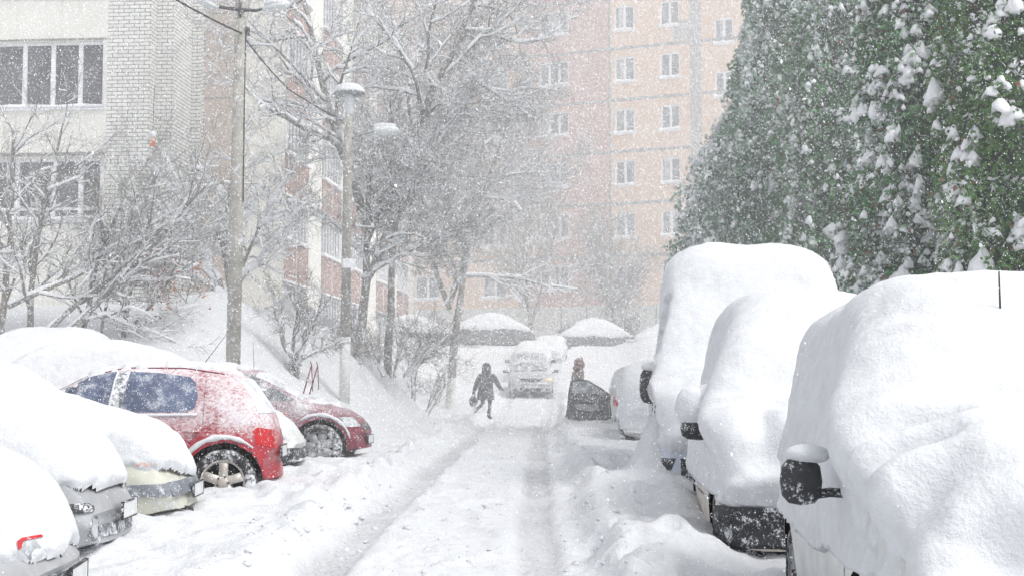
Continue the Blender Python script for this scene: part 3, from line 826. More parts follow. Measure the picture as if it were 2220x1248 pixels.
def grow(rg, base, d0, L, r0, depth, out, spec, lvl=0):
    nseg = spec['nseg'][min(lvl, len(spec['nseg']) - 1)]
    p = np.array(base, float); d = np.array(d0, float); d /= np.linalg.norm(d)
    sl = L / nseg; r = r0
    wander = spec['wander'][min(lvl, len(spec['wander']) - 1)]
    up = spec['up'][min(lvl, len(spec['up']) - 1)]
    nch = spec['nch'][min(lvl, len(spec['nch']) - 1)]
    pts = [p.copy()]; dirs = [d.copy()]; rs = [r]
    for i in range(nseg):
        d = d + rg.normal(0, wander, 3) + np.array([0, 0, up])
        d /= np.linalg.norm(d)
        p2 = p + d * sl; r2 = r0 * (1 - (i + 1) / nseg * spec.get('taper', .75))
        out.append((*p, *(p2 + d * r * .35), r, r2, lvl))
        p, r = p2, r2
        pts.append(p.copy()); dirs.append(d.copy()); rs.append(r)
    if depth <= 0: return
    start = spec['start'][min(lvl, len(spec['start']) - 1)]
    for q in range(nch):
        t = start + (1 - start) * (q + rg.uniform(.1, .9)) / nch
        i = min(int(t * nseg), nseg - 1); f = t * nseg - i
        b = pts[i] * (1 - f) + pts[i + 1] * f
        ax = dirs[i + 1]
        o = np.cross(ax, rg.normal(0, 1, 3)); o /= np.linalg.norm(o) + 1e-9
        ang = R(rg.uniform(*spec['ang'][min(lvl, len(spec['ang']) - 1)]))
        dd = ax * math.cos(ang) + o * math.sin(ang)
        if 'flat' in spec: dd[2] *= spec['flat']
        rr = rs[i] * rg.uniform(*spec.get('rch', (.45, .7)))
        ll = L * rg.uniform(*spec['lch'][min(lvl, len(spec['lch']) - 1)]) * (1 - .35 * t)
        grow(rg, b, dd, ll, max(rr, spec.get('rmin', .004)), depth - 1, out, spec, lvl + 1)

def snow_on(segs, rg, rmin=.006, prob=.8, thick=1.0):
    S = np.array(segs)
    d = S[:, 3:6] - S[:, :3]; L = np.linalg.norm(d, axis=1); d = d / (L[:, None] + 1e-9)
    flat = np.sqrt(np.clip(1 - d[:, 2] ** 2, 0, 1))
    ok = (flat > .42) & (S[:, 6] > rmin) & (rg.random(len(S)) < prob)
    S = S[ok]; flat = flat[ok]
    h = (S[:, 6] * .85 + .008 + .012 * (S[:, 6] > .011) + .012 * (S[:, 6] > .018)) * thick * rg.uniform(.6, 1.3, len(S)) * flat
    h = np.minimum(h, .075 * thick)
    T = S[:, :8].copy()
    T[:, 2] += S[:, 6] * .7 + h * .45; T[:, 5] += S[:, 7] * .7 + h * .45
    T[:, 6] = h; T[:, 7] = h * .85
    return T

def tree(name, label, base, spec, seed, trunks, cat='tree', group=None, bark='bark', sprob=.75, sthick=1.0, lime=None, snow_r=.006, twig='twig'):
    rg = np.random.default_rng(seed)
    root = empty(name, base, 0, label, cat, group)
    out = []
    for (off, d, L, r) in trunks:
        o1 = []
        grow(rg, np.array(off, float), d, L, r, spec['depth'], o1, spec)
        out += o1
        tr = np.array(o1); tr = tr[tr[:, 8] < .5]
        V, Fc = seg_tubes(tr[:, :8], 9)
        mi = None; mats = M[bark]
        if lime:
            mats = [M[bark], M['limewash']]; zc = V[Fc].mean(1)[:, 2]; mi = (zc < lime).astype(int)
        mesh_np('trunk', V, Fc, mats, root, True, mi)
    A = np.array(out)
    lv = A[:, 8]
    br = A[(lv > .5)]
    thick = br[br[:, 6] > .018]; thin = br[br[:, 6] <= .018]
    parts = []
    V1, F1 = seg_tubes(thick[:, :8], 5) if len(thick) else (np.zeros((0, 3)), np.zeros((0, 4), int))
    V2, F2 = seg_tubes(thin[:, :8], 3)
    mesh_np('crown', np.vstack([V1, V2]), np.vstack([F1, F2 + len(V1)]), M[twig], root, True)
    T = snow_on(out, rg, snow_r, sprob, sthick)
    V, Fc = seg_tubes(T, 5)
    mesh_np('branch_snow', V, Fc, M['snow_soft'], root, True)['kind'] = 'stuff'
    return root, A

BIG = dict(depth=4, nseg=[9, 8, 6, 4, 3], wander=[.08, .16, .20, .24, .28], up=[.02, .05, .04, .02, .0], nch=[14, 10, 7, 5, 0], start=[.25, .15, .1, .1], ang=[(35, 80), (30, 65), (25, 65), (25, 60)], lch=[(.40, .62), (.38, .6), (.38, .6), (.4, .65)], rmin=.0055, rch=(.42, .62))
SHRUB = dict(depth=3, nseg=[8, 6, 4, 3], wander=[.10, .16, .22, .26], up=[.03, .04, .03, .0], nch=[13, 9, 6, 0], start=[.15, .1, .1], ang=[(22, 60), (22, 60), (20, 55)], lch=[(.38, .62), (.36, .6), (.38, .6)], rmin=.0035, rch=(.42, .65))
FINE = dict(depth=3, nseg=[8, 6, 4, 3], wander=[.05, .14, .2, .25], up=[.04, .07, .04, .02], nch=[26, 12, 7, 0], start=[.12, .1, .1], ang=[(25, 65), (20, 50), (20, 50)], lch=[(.32, .5), (.4, .6), (.4, .6)], rmin=.010, rch=(.35, .5))

def gz(px, D, dz=-.1):
    p = at(px, 624, D); return Vector((p.x, D, G(p.x, D) + dz))

tree('bare_tree', 'large bare snow laden tree with a leaning forked trunk beside the hat shaped street lamp', gz(776, 34), BIG, 11,
     [((0, 0, 0), (.12, 0, 1), 6.0, .13), ((.25, .05, 3.1), (-.32, -.1, 1), 7.0, .13), ((.42, 0, 3.4), (.35, .1, 1), 8.0, .13), ((.3, 0, 2.6), (.75, -.15, .85), 4.6, .07), ((.1, 0, 2.0), (.8, .1, .5), 3.0, .045)], sprob=.85, sthick=1.05, snow_r=.0045)
tree('bare_tree', 'bare tree with an upright dark trunk just behind the leaning forked one', gz(842, 37), dict(BIG, start=[.32, .15, .1, .1]), 12,
     [((0, 0, 0), (-.01, 0, 1), 9.5, .115), ((0, 0, 4.5), (.55, 0, 1), 6.0, .09)], sprob=.85, sthick=1.05, snow_r=.0045)
tree('bare_tree', 'bare tree with a whitewashed trunk foot left of the walking person', gz(975, 45), dict(BIG, start=[.42, .15, .1, .1], wander=[.03, .14, .20, .24, .28]), 13,
     [((0, 0, 0), (.02, 0, 1), 9, .15), ((0, 0, 3.4), (.35, 0, 1), 6.5, .10), ((0, 0, 3.2), (-.4, 0, 1), 6.0, .09)], lime=1.0, sprob=.85, snow_r=.0045)
tree('bare_tree', 'tall finely twigged bare tree in front of the dusty red facade', gz(1150, 72), FINE, 14,
     [((0, 0, 0), (-.03, 0, 1), 11, .13), ((.1, 0, 1), (-.3, 0, 1), 9, .09), ((0, 0, 1), (.3, 0, 1), 9.0, .09)], sprob=.25, bark='bark2', sthick=1.5, snow_r=.012)
tree('bare_tree', 'low finely twigged bare tree against the lower right of the far block', gz(1330, 73), FINE, 15,
     [((0, 0, 0), (.05, 0, 1), 6.0, .09), ((0, 0, .4), (-.35, 0, 1), 5.5, .07), ((0, 0, .3), (.4, 0, 1), 4.5, .07)], sprob=.22, bark='bark2', sthick=1.5, snow_r=.012)
# left group
tree('bare_tree', 'spreading many stemmed bare tree before the lower window of the brick block', gz(60, 28), SHRUB, 21,
     [((-.5, 0, 0), (-.12, 0, 1), 4.6, .085), ((.0, .1, 0), (.05, 0, 1), 4.8, .07), ((.45, 0, 0), (.75, -.1, .8), 4.6, .075), ((.3, 0, .3), (.9, 0, 1), 4.6, .06), ((.95, .2, 0), (.15, .1, 1), 4.2, .06), ((-.3, -.2, .9), (1, 0, .5), 3.6, .05), ((-1.3, 0, 0), (.1, 0, 1), 4.6, .06)], sprob=.62, sthick=1.0, snow_r=.0045)
tree('bare_tree', 'slim bare tree with two crooked stems over the bank behind the snow domed cars', gz(268, 28.5), SHRUB, 22,
     [((0, 0, 0), (.28, 0, 1), 3.4, .055), ((-.45, 0, 0), (.05, 0, 1), 3.3, .035), ((.1, 0, .2), (.8, 0, 1), 3.2, .035), ((.05, 0, .8), (-.5, 0, 1), 2.6, .03)], sprob=.6, snow_r=.0045)
tree('snowy_shrub', 'tall shrub thickly caked with snow behind the concrete lamp pole', gz(490, 32), SHRUB, 23,
     [((0, 0, 0), (-.35, 0, 1), 4.0, .06), ((.1, 0, 0), (.02, 0, 1), 4.1, .06), ((.1, 0, 0), (.4, 0, 1), 3.6, .05), ((0, .1, .2), (-.75, 0, 1), 3.1, .045), ((.1, 0, .2), (.8, 0, 1), 2.9, .04), ((0, -.1, .1), (-.9, 0, .45), 2.1, .04)], cat='shrub', sprob=.85, sthick=1.9, snow_r=.004)
tree('bare_tree', 'small crooked tree with a snow clump in its fork on the snow slope', gz(645, 29.5), SHRUB, 24,
     [((0, 0, 0), (-.16, 0, 1), .55, .07), ((-.08, 0, .5), (-.7, 0, 1), 1.6, .045), ((-.08, 0, .5), (.75, 0, 1), 1.5, .045), ((-.08, 0, .5), (.1, .2, 1), 1.6, .04), ((-.08, 0, .4), (1, 0, .35), 1.1, .03)], sprob=.6, snow_r=.0045)
BUSH = dict(SHRUB, nch=[9, 8, 5, 0])
tree('bush', 'dense low bush at the foot of the leaning tree beside the ploughed heap', gz(850, 36, -.05) + Vector((0, 0, .2)), BUSH, 25,
     [((math.cos(a) * .4, math.sin(a) * .3, 0), (math.cos(a) * .9, math.sin(a) * .6, 1.0), 1.7 + .3 * math.sin(a * 3), .024) for a in [q * .7 for q in range(18)]], cat='bush', sprob=.5, sthick=1.3, snow_r=.006)
tree('bush', 'thin twiggy bush on the right edge of the leaning tree above the heap', gz(905, 40, 0), BUSH, 26,
     [((math.cos(a) * .3, math.sin(a) * .3, 0), (math.cos(a) * .8, math.sin(a) * .5, 1.0), 1.7, .02) for a in [q * .9 for q in range(7)]], cat='bush', sprob=.4, snow_r=.006)
tree('bush', 'leafless bush by the dark basement door of the far block', gz(1350, 70, 0), dict(FINE, nch=[8, 6, 4, 0]), 27,
     [((math.cos(a) * .4, math.sin(a) * .3, 0), (math.cos(a) * .5, 0, 1.0), 1.5, .03) for a in [q * .9 for q in range(7)]], cat='bush', sprob=.4)

# dry leaves that hang on over the bank
rl = empty('leafy_shrub', gz(392, 28.2), 0, 'low shrub still holding rust brown leaves at the top of the snow bank', 'shrub')
o_ = []
rg = np.random.default_rng(5)
for q in range(5): grow(rg, (rg.uniform(-.3, .2), 0, .7), (rg.uniform(-.7, .4), 0, .7), 1.0, .012, 2, o_, dict(SHRUB, nch=[8, 5, 0]))
A = np.array(o_); V, Fc = seg_tubes(A[:, :8], 3); mesh_np('branches', V, Fc, M['twig'], rl)
pp = []; ff = []
for q in range(240):
    s_ = A[rg.integers(len(A))]; c = s_[3:6] + rg.normal(0, .05, 3) + np.array([.15 * rg.random(), 0, -.75 * rg.random() ** 1.3])
    a, b = rg.normal(0, .018, 3), rg.normal(0, .018, 3); i = len(pp); pp += [c - a, c + b, c + a, c - b]; ff.append((i, i + 1, i + 2, i + 3))
mesh_np('leaves', np.array(pp), ff, M['dryleaf'], rl, False)['kind'] = 'stuff'

# ------------------------------------------------------------------ conifers
def conifer(label, base, prof, seed, nspr, nclump, leaf=.16, mat='thujaA', csize=(.05, .13), cone=0, big=0, facing=None):
    """prof: (height, radius) list.  Drooping flat sprays through the outer shell of the crown, snow lodged on their upper side"""
    rg = np.random.default_rng(seed)
    root = empty('thuja', base, 0, label, 'conifer tree', 'snow laden thuja trees behind the vans')
    hs, rs = zip(*prof)
    H = hs[-1]
    zz = np.linspace(0, H, 400); rr = np.interp(zz, hs, rs); w = rr + .15; cdf = np.cumsum(w) / w.sum()
    def pts(n, shell):
        z = np.interp(rg.random(n), cdf, zz); a = rg.random(n) * 2 * np.pi
        # lobes: vertical boughs with gaps between
        rad = np.interp(z, hs, rs) * (1 + .24 * vnoise(np.cos(a) * 2.2 + 5, np.sin(a) * 2.2, z * .7, seed) + .16 * vnoise(np.cos(a) * 6, np.sin(a) * 6, z * 1.6, seed + 1) + .06 * vnoise(np.cos(a) * 15, np.sin(a) * 15, z * 4, seed + 2))
        f = 1 - shell * rg.random(n) ** 1.6
        return np.stack([np.cos(a) * rad * f, np.sin(a) * rad * f, z], -1), a, f, rad
    P, a, f, rad = pts(nspr, .42)
    # thin patches
    gap = vnoise(np.cos(a) * 4, np.sin(a) * 4, P[:, 2] * 1.3, seed + 9)
    P = P[(gap > -.55) | (rg.random(nspr) < .35)]; n = len(P)
    a = np.arctan2(P[:, 1], P[:, 0])
    out = np.stack([np.cos(a), np.sin(a), np.zeros(n)], -1)
    d = out * rg.uniform(.2, 1, n)[:, None] + np.array([0, 0, 1]) * rg.uniform(-.9, .9, n)[:, None] + rg.normal(0, .45, (n, 3))
    d /= np.linalg.norm(d, axis=1)[:, None]
    s = np.cross(d, rg.normal(0, 1, (n, 3))); s /= np.linalg.norm(s, axis=1)[:, None]
    L = leaf * rg.uniform(.5, 1.25, n)
    V = []; Fs = []
    for k, (bs, dx, dy, ln, wd) in enumerate(((0, 0, 1, 1, .13), (.15, .75, .8, .72, .11), (.15, -.75, .8, .72, .11), (.45, .7, .6, .45, .1), (.45, -.7, .6, .45, .1))):
        p0 = P + d * (L * bs)[:, None]; dir_ = d * dy + s * dx; dir_ /= np.linalg.norm(dir_, axis=1)[:, None]
        tip = p0 + dir_ * (L * ln)[:, None]; tip[:, 2] -= L * .12
        sd = np.cross(dir_, np.cross(d, s) + 1e-6); sd /= np.linalg.norm(sd, axis=1)[:, None] + 1e-9
        m_ = p0 + dir_ * (L * ln * .5)[:, None]
        V += [p0, m_ + sd * (L * wd)[:, None], tip, m_ - sd * (L * wd)[:, None]]
    V = np.stack(V, 1).reshape(-1, 3)
    b = (np.arange(n) * 20)[:, None]
    q = np.array([[4 * k, 4 * k + 1, 4 * k + 2, 4 * k + 3] for k in range(5)])
    Fc = (b[:, :, None] + q[None]).reshape(-1, 4)
    mats = [M[mat], M['cone'], M['snow_soft']]; ms_ = (rg.random(n) < cone).astype(int)
    lod = vnoise(P[:, 0] * 3.1, P[:, 1] * 3.1, P[:, 2] * 3.4, seed + 21) + .6 * vnoise(P[:, 0] * 9, P[:, 1] * 9, P[:, 2] * 10, seed + 22)
    ms_[(lod > .50) & (rg.random(n) < .75)] = 2
    mi = np.repeat(ms_, 5)
    mesh_np('crown', V, Fc, mats, root, True, mi)
    # added dark core that blocks light, crown shade put into its colour
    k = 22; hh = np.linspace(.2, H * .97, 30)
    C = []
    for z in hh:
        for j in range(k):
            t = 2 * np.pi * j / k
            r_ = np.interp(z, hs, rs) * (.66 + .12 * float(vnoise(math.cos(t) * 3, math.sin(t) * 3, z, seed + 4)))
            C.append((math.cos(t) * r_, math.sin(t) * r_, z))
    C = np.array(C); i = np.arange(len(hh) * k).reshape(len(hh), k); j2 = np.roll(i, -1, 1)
    mesh_np('dark_core', C, np.stack([i[:-1], j2[:-1], j2[1:], i[1:]], -1).reshape(-1, 4), M['thujacore'], root, True)
    mb = MB(); mb.tube([(0, 0, -.3), (0, 0, H * .5), (0, 0, H * .95)], [.14, .09, .02], 8); mb.build('trunk', M['bark2'], root, True)
    # snow clumps: rounded caps that hang over the spray tips
    def clumps(n, lo, hi, asp):
        P, a, f, rad = pts(n, .12)
        # snow sits in groups along the boughs, not evenly
        keep = vnoise(P[:, 0] * 2.1, P[:, 1] * 2.1, P[:, 2] * 2.4, seed + 33) > -.12
        P, a = P[keep], a[keep]; n = len(P)
        ph = np.linspace(0, np.pi, 6); kk = 7
        sph = np.array([(math.sin(t) * math.cos(2 * math.pi * j / kk), math.sin(t) * math.sin(2 * math.pi * j / kk), math.cos(t)) for t in ph for j in range(kk)])
        nv = len(sph)
        sz = lo + (hi - lo) * rg.random(n) ** 2.5
        yaw = a + rg.normal(0, .5, n)
        sx = sz * rg.uniform(.5, 1.1, n); sy = sz * rg.uniform(.5, 1.3, n); szz = sz * rg.uniform(.35, asp * .75, n)
        U = np.broadcast_to(sph[None], (n, nv, 3)).copy()
        # narrower above, hanging lower lobes
        lump = 1 + .55 * vnoise(U[..., 0] * 1.9 + P[:, None, 0] * 9, U[..., 1] * 1.9 + P[:, None, 1] * 9, U[..., 2] * 1.9 + P[:, None, 2] * 9, seed)
        taper = 1 - .45 * np.clip(U[..., 2], 0, 1)
        X = U[..., 0] * taper * lump * sx[:, None]; Y = U[..., 1] * taper * lump * sy[:, None]; Z = U[..., 2] * lump * szz[:, None]
        Z = Z - (X ** 2 + .6 * Y ** 2) / sz[:, None] * .8  # drooping outwards
        c, s_ = np.cos(yaw)[:, None], np.sin(yaw)[:, None]
        W = np.stack([X * c - Y * s_, X * s_ + Y * c, Z], -1) + P[:, None, :]
        i = np.arange(6 * kk).reshape(6, kk); j2 = np.roll(i, -1, 1)
        q = np.stack([i[:-1], i[1:], j2[1:], j2[:-1]], -1).reshape(-1, 4)
        return W.reshape(-1, 3), (np.arange(n)[:, None, None] * nv + q[None]).reshape(-1, 4)
    V, Fc = clumps(nclump, csize[0] * .4, csize[1], 1.3)
    if big:
        V2, F2 = clumps(big * 3, .07, .26, 1.5)
        V, Fc = np.vstack([V, V2]), np.vstack([Fc, F2 + len(V)])
    mesh_np('snow_clumps', V, Fc, M['snow_soft'], root, True)['kind'] = 'stuff'
    return root

def cbase(px, D): p = at(px, 624, D); return Vector((p.x, D, G(p.x, D) - .1))
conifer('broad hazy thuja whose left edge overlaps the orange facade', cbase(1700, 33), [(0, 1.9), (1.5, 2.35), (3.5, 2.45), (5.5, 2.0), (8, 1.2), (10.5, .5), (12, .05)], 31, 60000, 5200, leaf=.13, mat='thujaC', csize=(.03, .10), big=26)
conifer('thuja rising dark green behind and right of the tallest van', cbase(1868, 29), [(0, 1.5), (2, 1.95), (4.5, 1.9), (7, 1.5), (9.5, .8), (11.5, .1)], 32, 50000, 4200, leaf=.12, mat='thujaA', csize=(.03, .11), big=20, cone=.02)
conifer('snow clotted thuja with drooping white tufts and brown cones in the middle of the row', cbase(2030, 22), [(0, 1.15), (1.5, 1.40), (3.5, 1.38), (5.5, 1.15), (7.5, .8), (9, .1)], 33, 42000, 4600, leaf=.095, mat='thujaA', csize=(.035, .14), big=110, cone=.05)
conifer('fresh green thuja with large snow lumps at the right edge of the picture', cbase(2225, 19), [(0, .9), (1.5, 1.15), (3.5, 1.12), (5.5, .95), (7.5, .55), (8.5, .1)], 34, 34000, 2600, leaf=.09, mat='thujaB', csize=(.03, .13), big=60, cone=.03)

# ------------------------------------------------------------------ buildings
def wall(parent, name, mat, O, U, Nn, u0, u1, z0, z1, holes=(), th=.30, ends=True):
    """one flat wall with real openings; lay: (u,z) offset of the texture"""
    O, U, Nn = Vector(O), Vector(U), Vector(Nn)
    us = sorted({u0, u1} | {h[0] for h in holes} | {h[1] for h in holes}); zs = sorted({z0, z1} | {h[2] for h in holes} | {h[3] for h in holes})
    us = [u for u in us if u0 <= u <= u1]; zs = [z for z in zs if z0 <= z <= z1]
    mb = MB()
    P = lambda u, d, z: tuple(O + U * u + Nn * d + Vector((0, 0, z)))
    def quad(a):
        mb.add([P(*q) for q in a], [(0, 1, 2, 3)], 0, [(q[0] - q[1], q[2]) for q in a])
    inh = lambda u, z: any(h[0] < u < h[1] and h[2] < z < h[3] for h in holes)
    for i in range(len(us) - 1):
        for j in range(len(zs) - 1):
            if inh((us[i] + us[i + 1]) / 2, (zs[j] + zs[j + 1]) / 2): continue
            a, b, c, d = us[i], us[i + 1], zs[j], zs[j + 1]
            quad([(a, 0, c), (b, 0, c), (b, 0, d), (a, 0, d)])
    for h in holes:
        a, b, c, d = h[:4]; t = -th
        quad([(a, 0, c), (a, 0, d), (a, t, d), (a, t, c)]); quad([(b, 0, c), (b, t, c), (b, t, d), (b, 0, d)])
        quad([(a, 0, c), (a, t, c), (b, t, c), (b, 0, c)]); quad([(a, 0, d), (b, 0, d), (b, t, d), (a, t, d)])
    # back and edges
    quad([(u0, -th, z0), (u0, -th, z1), (u1, -th, z1), (u1, -th, z0)]) if not holes else None
    for a, b in ((u0, u0), (u1, u1)) if ends else ():
        quad([(a, 0, z0), (a, -th, z0), (a, -th, z1), (a, 0, z1)])
    quad([(u0, 0, z1), (u1, 0, z1), (u1, -th, z1), (u0, -th, z1)])
    return mb.build(name, M[mat], parent)

def window(parent, O, U, Nn, u0, u1, z0, z1, mull, fr=.06, rec=.10, glass='pane', sill=True, tilt=None, curtain=0, sillsnow=.05, transom=None, fm='upvc', seed=0):
    f = MB(); d0, d1 = -rec - .05, -rec + .02
    for a, b, c, d in ((u0, u1, z0, z0 + fr), (u0, u1, z1 - fr, z1), (u0, u0 + fr, z0 + fr, z1 - fr), (u1 - fr, u1, z0 + fr, z1 - fr)):
        f.obox(O, U, Nn, a, b, d0, d1, c, d)
    for m_ in mull: f.obox(O, U, Nn, m_ - fr * .75, m_ + fr * .75, d0, d1 + .006, z0 + fr, z1 - fr)
    if transom: f.obox(O, U, Nn, u0 + fr, u1 - fr, d0, d1 + .003, z0 + transom - fr * .4, z0 + transom + fr * .4)
    fo = f.build('window', M[fm], parent)
    p = MB(); p.obox(O, U, Nn, u0 + .01, u1 - .01, d0 + .012, d0 + .03, z0 + .01, z1 - .01); p.build('pane', M[glass], fo)
    if curtain:
        c = MB(); rgc = random.Random(seed); x = u0 + fr + rgc.random() * (u1 - u0) * .3; 
        c.obox(O, U, Nn, x, min(u1 - fr, x + (u1 - u0) * .3), d0 + .031, d0 + .036, z0 + fr, z1 - fr); c.build('curtain', M['curtain'], fo)
    if sill:
        s_ = MB(); s_.obox(O, U, Nn, u0 - .05, u1 + .05, -rec, .07, z0 - .05, z0 - .003); s_.build('sill', M['upvc'], fo)
        s_ = MB(); n = 8
        P = []
        for k in range(n + 1):
            u = u0 - .04 + (u1 - u0 + .08) * k / n; h = sillsnow * (.7 + .6 * random.random())
            P.append([(u, -rec + .02, -.004), (u, .08, -.004), (u, .075, h * .7), (u, .03, h), (u, -rec + .02, h * 1.15)])
        V = [tuple(Vector(O) + Vector(U) * q[0] + Vector(Nn) * q[1] + Vector((0, 0, z0 + q[2]))) for r in P for q in r]
        s_.add(V, [(k * 5 + j, k * 5 + (j + 1) % 5, (k + 1) * 5 + (j + 1) % 5, (k + 1) * 5 + j) for k in range(n) for j in range(5)] + [(0, 1, 2, 3, 4), (n * 5 + 4, n * 5 + 3, n * 5 + 2, n * 5 + 1, n * 5)])
        s_.build('sill_snow', M['snow_soft'], fo, True)
    return fo

# --- left block, aligned with the lane
TH = math.atan(.079)
lb = empty('apartment_block', (0, 0, 0), 0, 'stepped apartment block with cream walls, wide windows and white brick bays at the left', 'building')
Ux, Uy = Vector((math.cos(TH), -math.sin(TH), 0)), Vector((math.sin(TH), math.cos(TH), 0))
def lw(px, py, D, ref): # wall coordinates on the front plane through ref
    p = on_plane(px, py, ref, Uy); return (p - Vector(ref)).dot(Ux), p.z
refA = at(222, 624, 35); refA.z = 0
Oa = refA; Nf = -Uy
ZB, ZT = 1.0, 16.0
def zA(y): return lw(150, y, 35, refA)[1]
def uA(x): return lw(x, 400, 35, refA)[0]
st = zA(90) - zA(340)
w1 = [(uA(-180), uA(222) - .02, zA(235) , zA(90)), (uA(-180), uA(222) - .02, zA(235) - st + .0, zA(90) - st), (uA(-180), uA(222) - .02, zA(235) + st, zA(90) + st)]
w1[1] = (w1[1][0], w1[1][1], zA(478), zA(342))
wall(lb, 'cream_wall', 'cream', Oa, Ux, Nf, uA(-420), 0, ZB, ZT, w1, ends=False)
for k, h in enumerate(w1):
    mm = [uA(x) for x in ((-60, 44, 106, 166) if k != 1 else (-60, 34, 112, 172))]
    window(lb, Oa, Ux, Nf, *h, mm, fr=.075 if k != 1 else .085, rec=.12, glass='pane', sillsnow=.11, transom=.30 if k == 1 else None)
b = MB(); b.obox(Oa, Ux, Nf, uA(-420), -.01, -.02, .03, zA(338), zA(331)); b.obox(Oa, Ux, Nf, uA(-420), -.01, -.02, .02, zA(88) , zA(84)); b.build('lintel_strip', M['seam'], lb)
# brick bays, stepping back
uu = [0, uA(321)]
wall(lb, 'brick_wall', 'brick', Oa, Ux, Nf, 0.003, uu[1], ZB + .9, ZT, ends=False)
O2 = Oa + Ux * uu[1]
wall(lb, 'brick_wall', 'brick', O2, Uy, Ux, 0, .46, ZB + .9, ZT, ends=False)
O3 = O2 + Uy * .46
w3 = on_plane(372, 400, O3, Uy); u3 = (w3 - O3).dot(Ux)
wall(lb, 'brick_wall', 'brick', O3, Ux, Nf, 0, u3, ZB + .9, ZT, ends=False)
O4 = O3 + Ux * u3
wall(lb, 'brick_wall', 'brick', O4, Uy, Ux, 0, 1.5, ZB + .9, ZT, ends=False)
O5 = O4 + Uy * 1.5; w5 = on_plane(433, 400, O5, Uy); u5 = (w5 - O5).dot(Ux)
wall(lb, 'brick_wall', 'brick', O5, Ux, Nf, 0, u5, ZB + .9, ZT, ends=False)
O6 = O5 + Ux * u5
Us = Vector((-.27, 1, 0)).normalized(); Ns = Vector((Us.y, -Us.x, 0))
wall(lb, 'brick_wall', 'brick', O6, Us, Ns, 0, 9.6, ZB + .9, ZT, ends=False)
b = MB(); b.obox(Oa, Ux, Nf, 0.004, uu[1] + .02, -.3, .03, ZB - .6, ZB + .898); b.obox(O3, Ux, Nf, 0, u3 + .02, -.3, .03, ZB - .6, ZB + .898); b.obox(O5, Ux, Nf, 0, u5 + .02, -.3, .03, ZB - .6, ZB + .898); b.build('plinth', M['pinkish'], lb)
# end block with balconies
lb2 = empty('apartment_block', (0, 0, 0), 0, 'cream end wall with red balcony fronts receding behind the concrete lamp pole', 'building')
ref7 = at(613, 624, 46); ref7.z = 0
def u7(x): p = on_plane(x, 400, ref7, Uy); return (p - ref7).dot(Ux)
def z7(y): return on_plane(600, y, ref7, Uy).z
wall(lb2, 'recessed_wall', 'pinkish', ref7, Ux, Nf, u7(300), u7(526), ZB, ZT + 3, ends=False)
b = MB()
for q in range(-1, 4): b.obox(ref7, Ux, Nf, u7(433), u7(526), -.01, .012, z7(211) + q * 2.83 - .03, z7(211) + q * 2.83 + .03)
b.obox(ref7, Ux, Nf, u7(524.5), u7(529), -.05, .05, ZB, ZT + 3)
b.build('joint', M['seam'], lb2)
wall(lb2, 'cream_wall', 'cream', ref7 + Nf * .05, Ux, Nf, u7(529), 0, ZB, ZT + 3)
# side front with balconies
st7 = 2.83
led = [z7(145) + st7 * k for k in range(1, -5, -1)]
sp_ = [(0, 3.6, 2.2), (5.8, 3.6, 2.2), (11.6, 3.6, 2.2), (17.4, 3.6, 2.2), (23.2, 3.6, 2.2)]
u = -.05
wall(lb2, 'pier', 'cream', ref7, Uy, Ux, -.05, .12, ZB, ZT + 3, ends=False)
for (s0, wd, pr) in sp_:
    wall(lb2, 'pier', 'cream', ref7, Uy, Ux, s0 + wd, s0 + wd + pr, ZB, ZT + 3, th=.4)
    for z in led:
        if z < 2.2: continue
        b = MB(); b.obox(ref7, Uy, Ux, s0 + .12, s0 + wd - .003, -.16, .02, z - 1.4, z); o = b.build('balcony_front', M['redpar'], lb2)
        b = MB()
        b.obox(ref7, Uy, Ux, s0 + wd * .5 - .02, s0 + wd * .5 + .02, .02, .04, z - 1.35, z - .02); b.build('panel_strip', M['upvc'], o)
        b = MB(); b.obox(ref7, Uy, Ux, s0 + .05, s0 + wd, -.1, .14, z + .0, z + .10); b.obox(ref7, Uy, Ux, s0 + .05, s0 + wd, -.1, .10, z - 1.40, z - 1.33)
        b.build('ledge_snow', M['snow_soft'], o)
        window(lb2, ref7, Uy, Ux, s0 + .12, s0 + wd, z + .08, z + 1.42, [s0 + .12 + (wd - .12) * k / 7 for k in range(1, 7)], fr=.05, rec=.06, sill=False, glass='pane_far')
b = MB(); b.obox(ref7, Uy, Ux, .12, 29, -.5, -.45, ZB, ZT + 3); b.build('inner_wall', M['pinkish'], lb2)
b = MB(); b.obox(ref7, Uy, Ux, 0, 29, -.45, .02, 1.0, 2.15); b.build('plinth', M['plinth'], lb2)

# --- far orange block
fb = empty('apartment_block', (0, 0, 0), 0, 'far apartment block with orange and dusty red facade seen through the snowfall', 'building')
dq = Vector((.925, -.38, 0)).normalized(); nq = Vector((-.38, -.925, 0)).normalized()
Of = at(1323, 624, 79.0); Of.z = 0
def uf(x, y=500): p = on_plane(x, y, Of, nq); return (p - Of).dot(dq)
def zf(x, y): return on_plane(x, y, Of, nq).z
zb = G(Of.x, 79) - .3; ztop = 27.5
zj = zf(1326, 107)   # top joint
stf = (zf(1326, 107) - zf(1326, 555)) / 4
holes = {'orange': [], 'mauve': [], 'orange_left': [], 'orange_right': []}
cols = {'orange': [(uf(1334), uf(1378)), (uf(1434), uf(1477))], 'mauve': [(uf(1170), uf(1234))], 'orange_left': [(uf(1046), uf(1100)), (uf(900), uf(955))], 'orange_right': [(uf(1553), uf(1595))]}
zs0, zh = {}, 1.42
rows = {k: [] for k in holes}
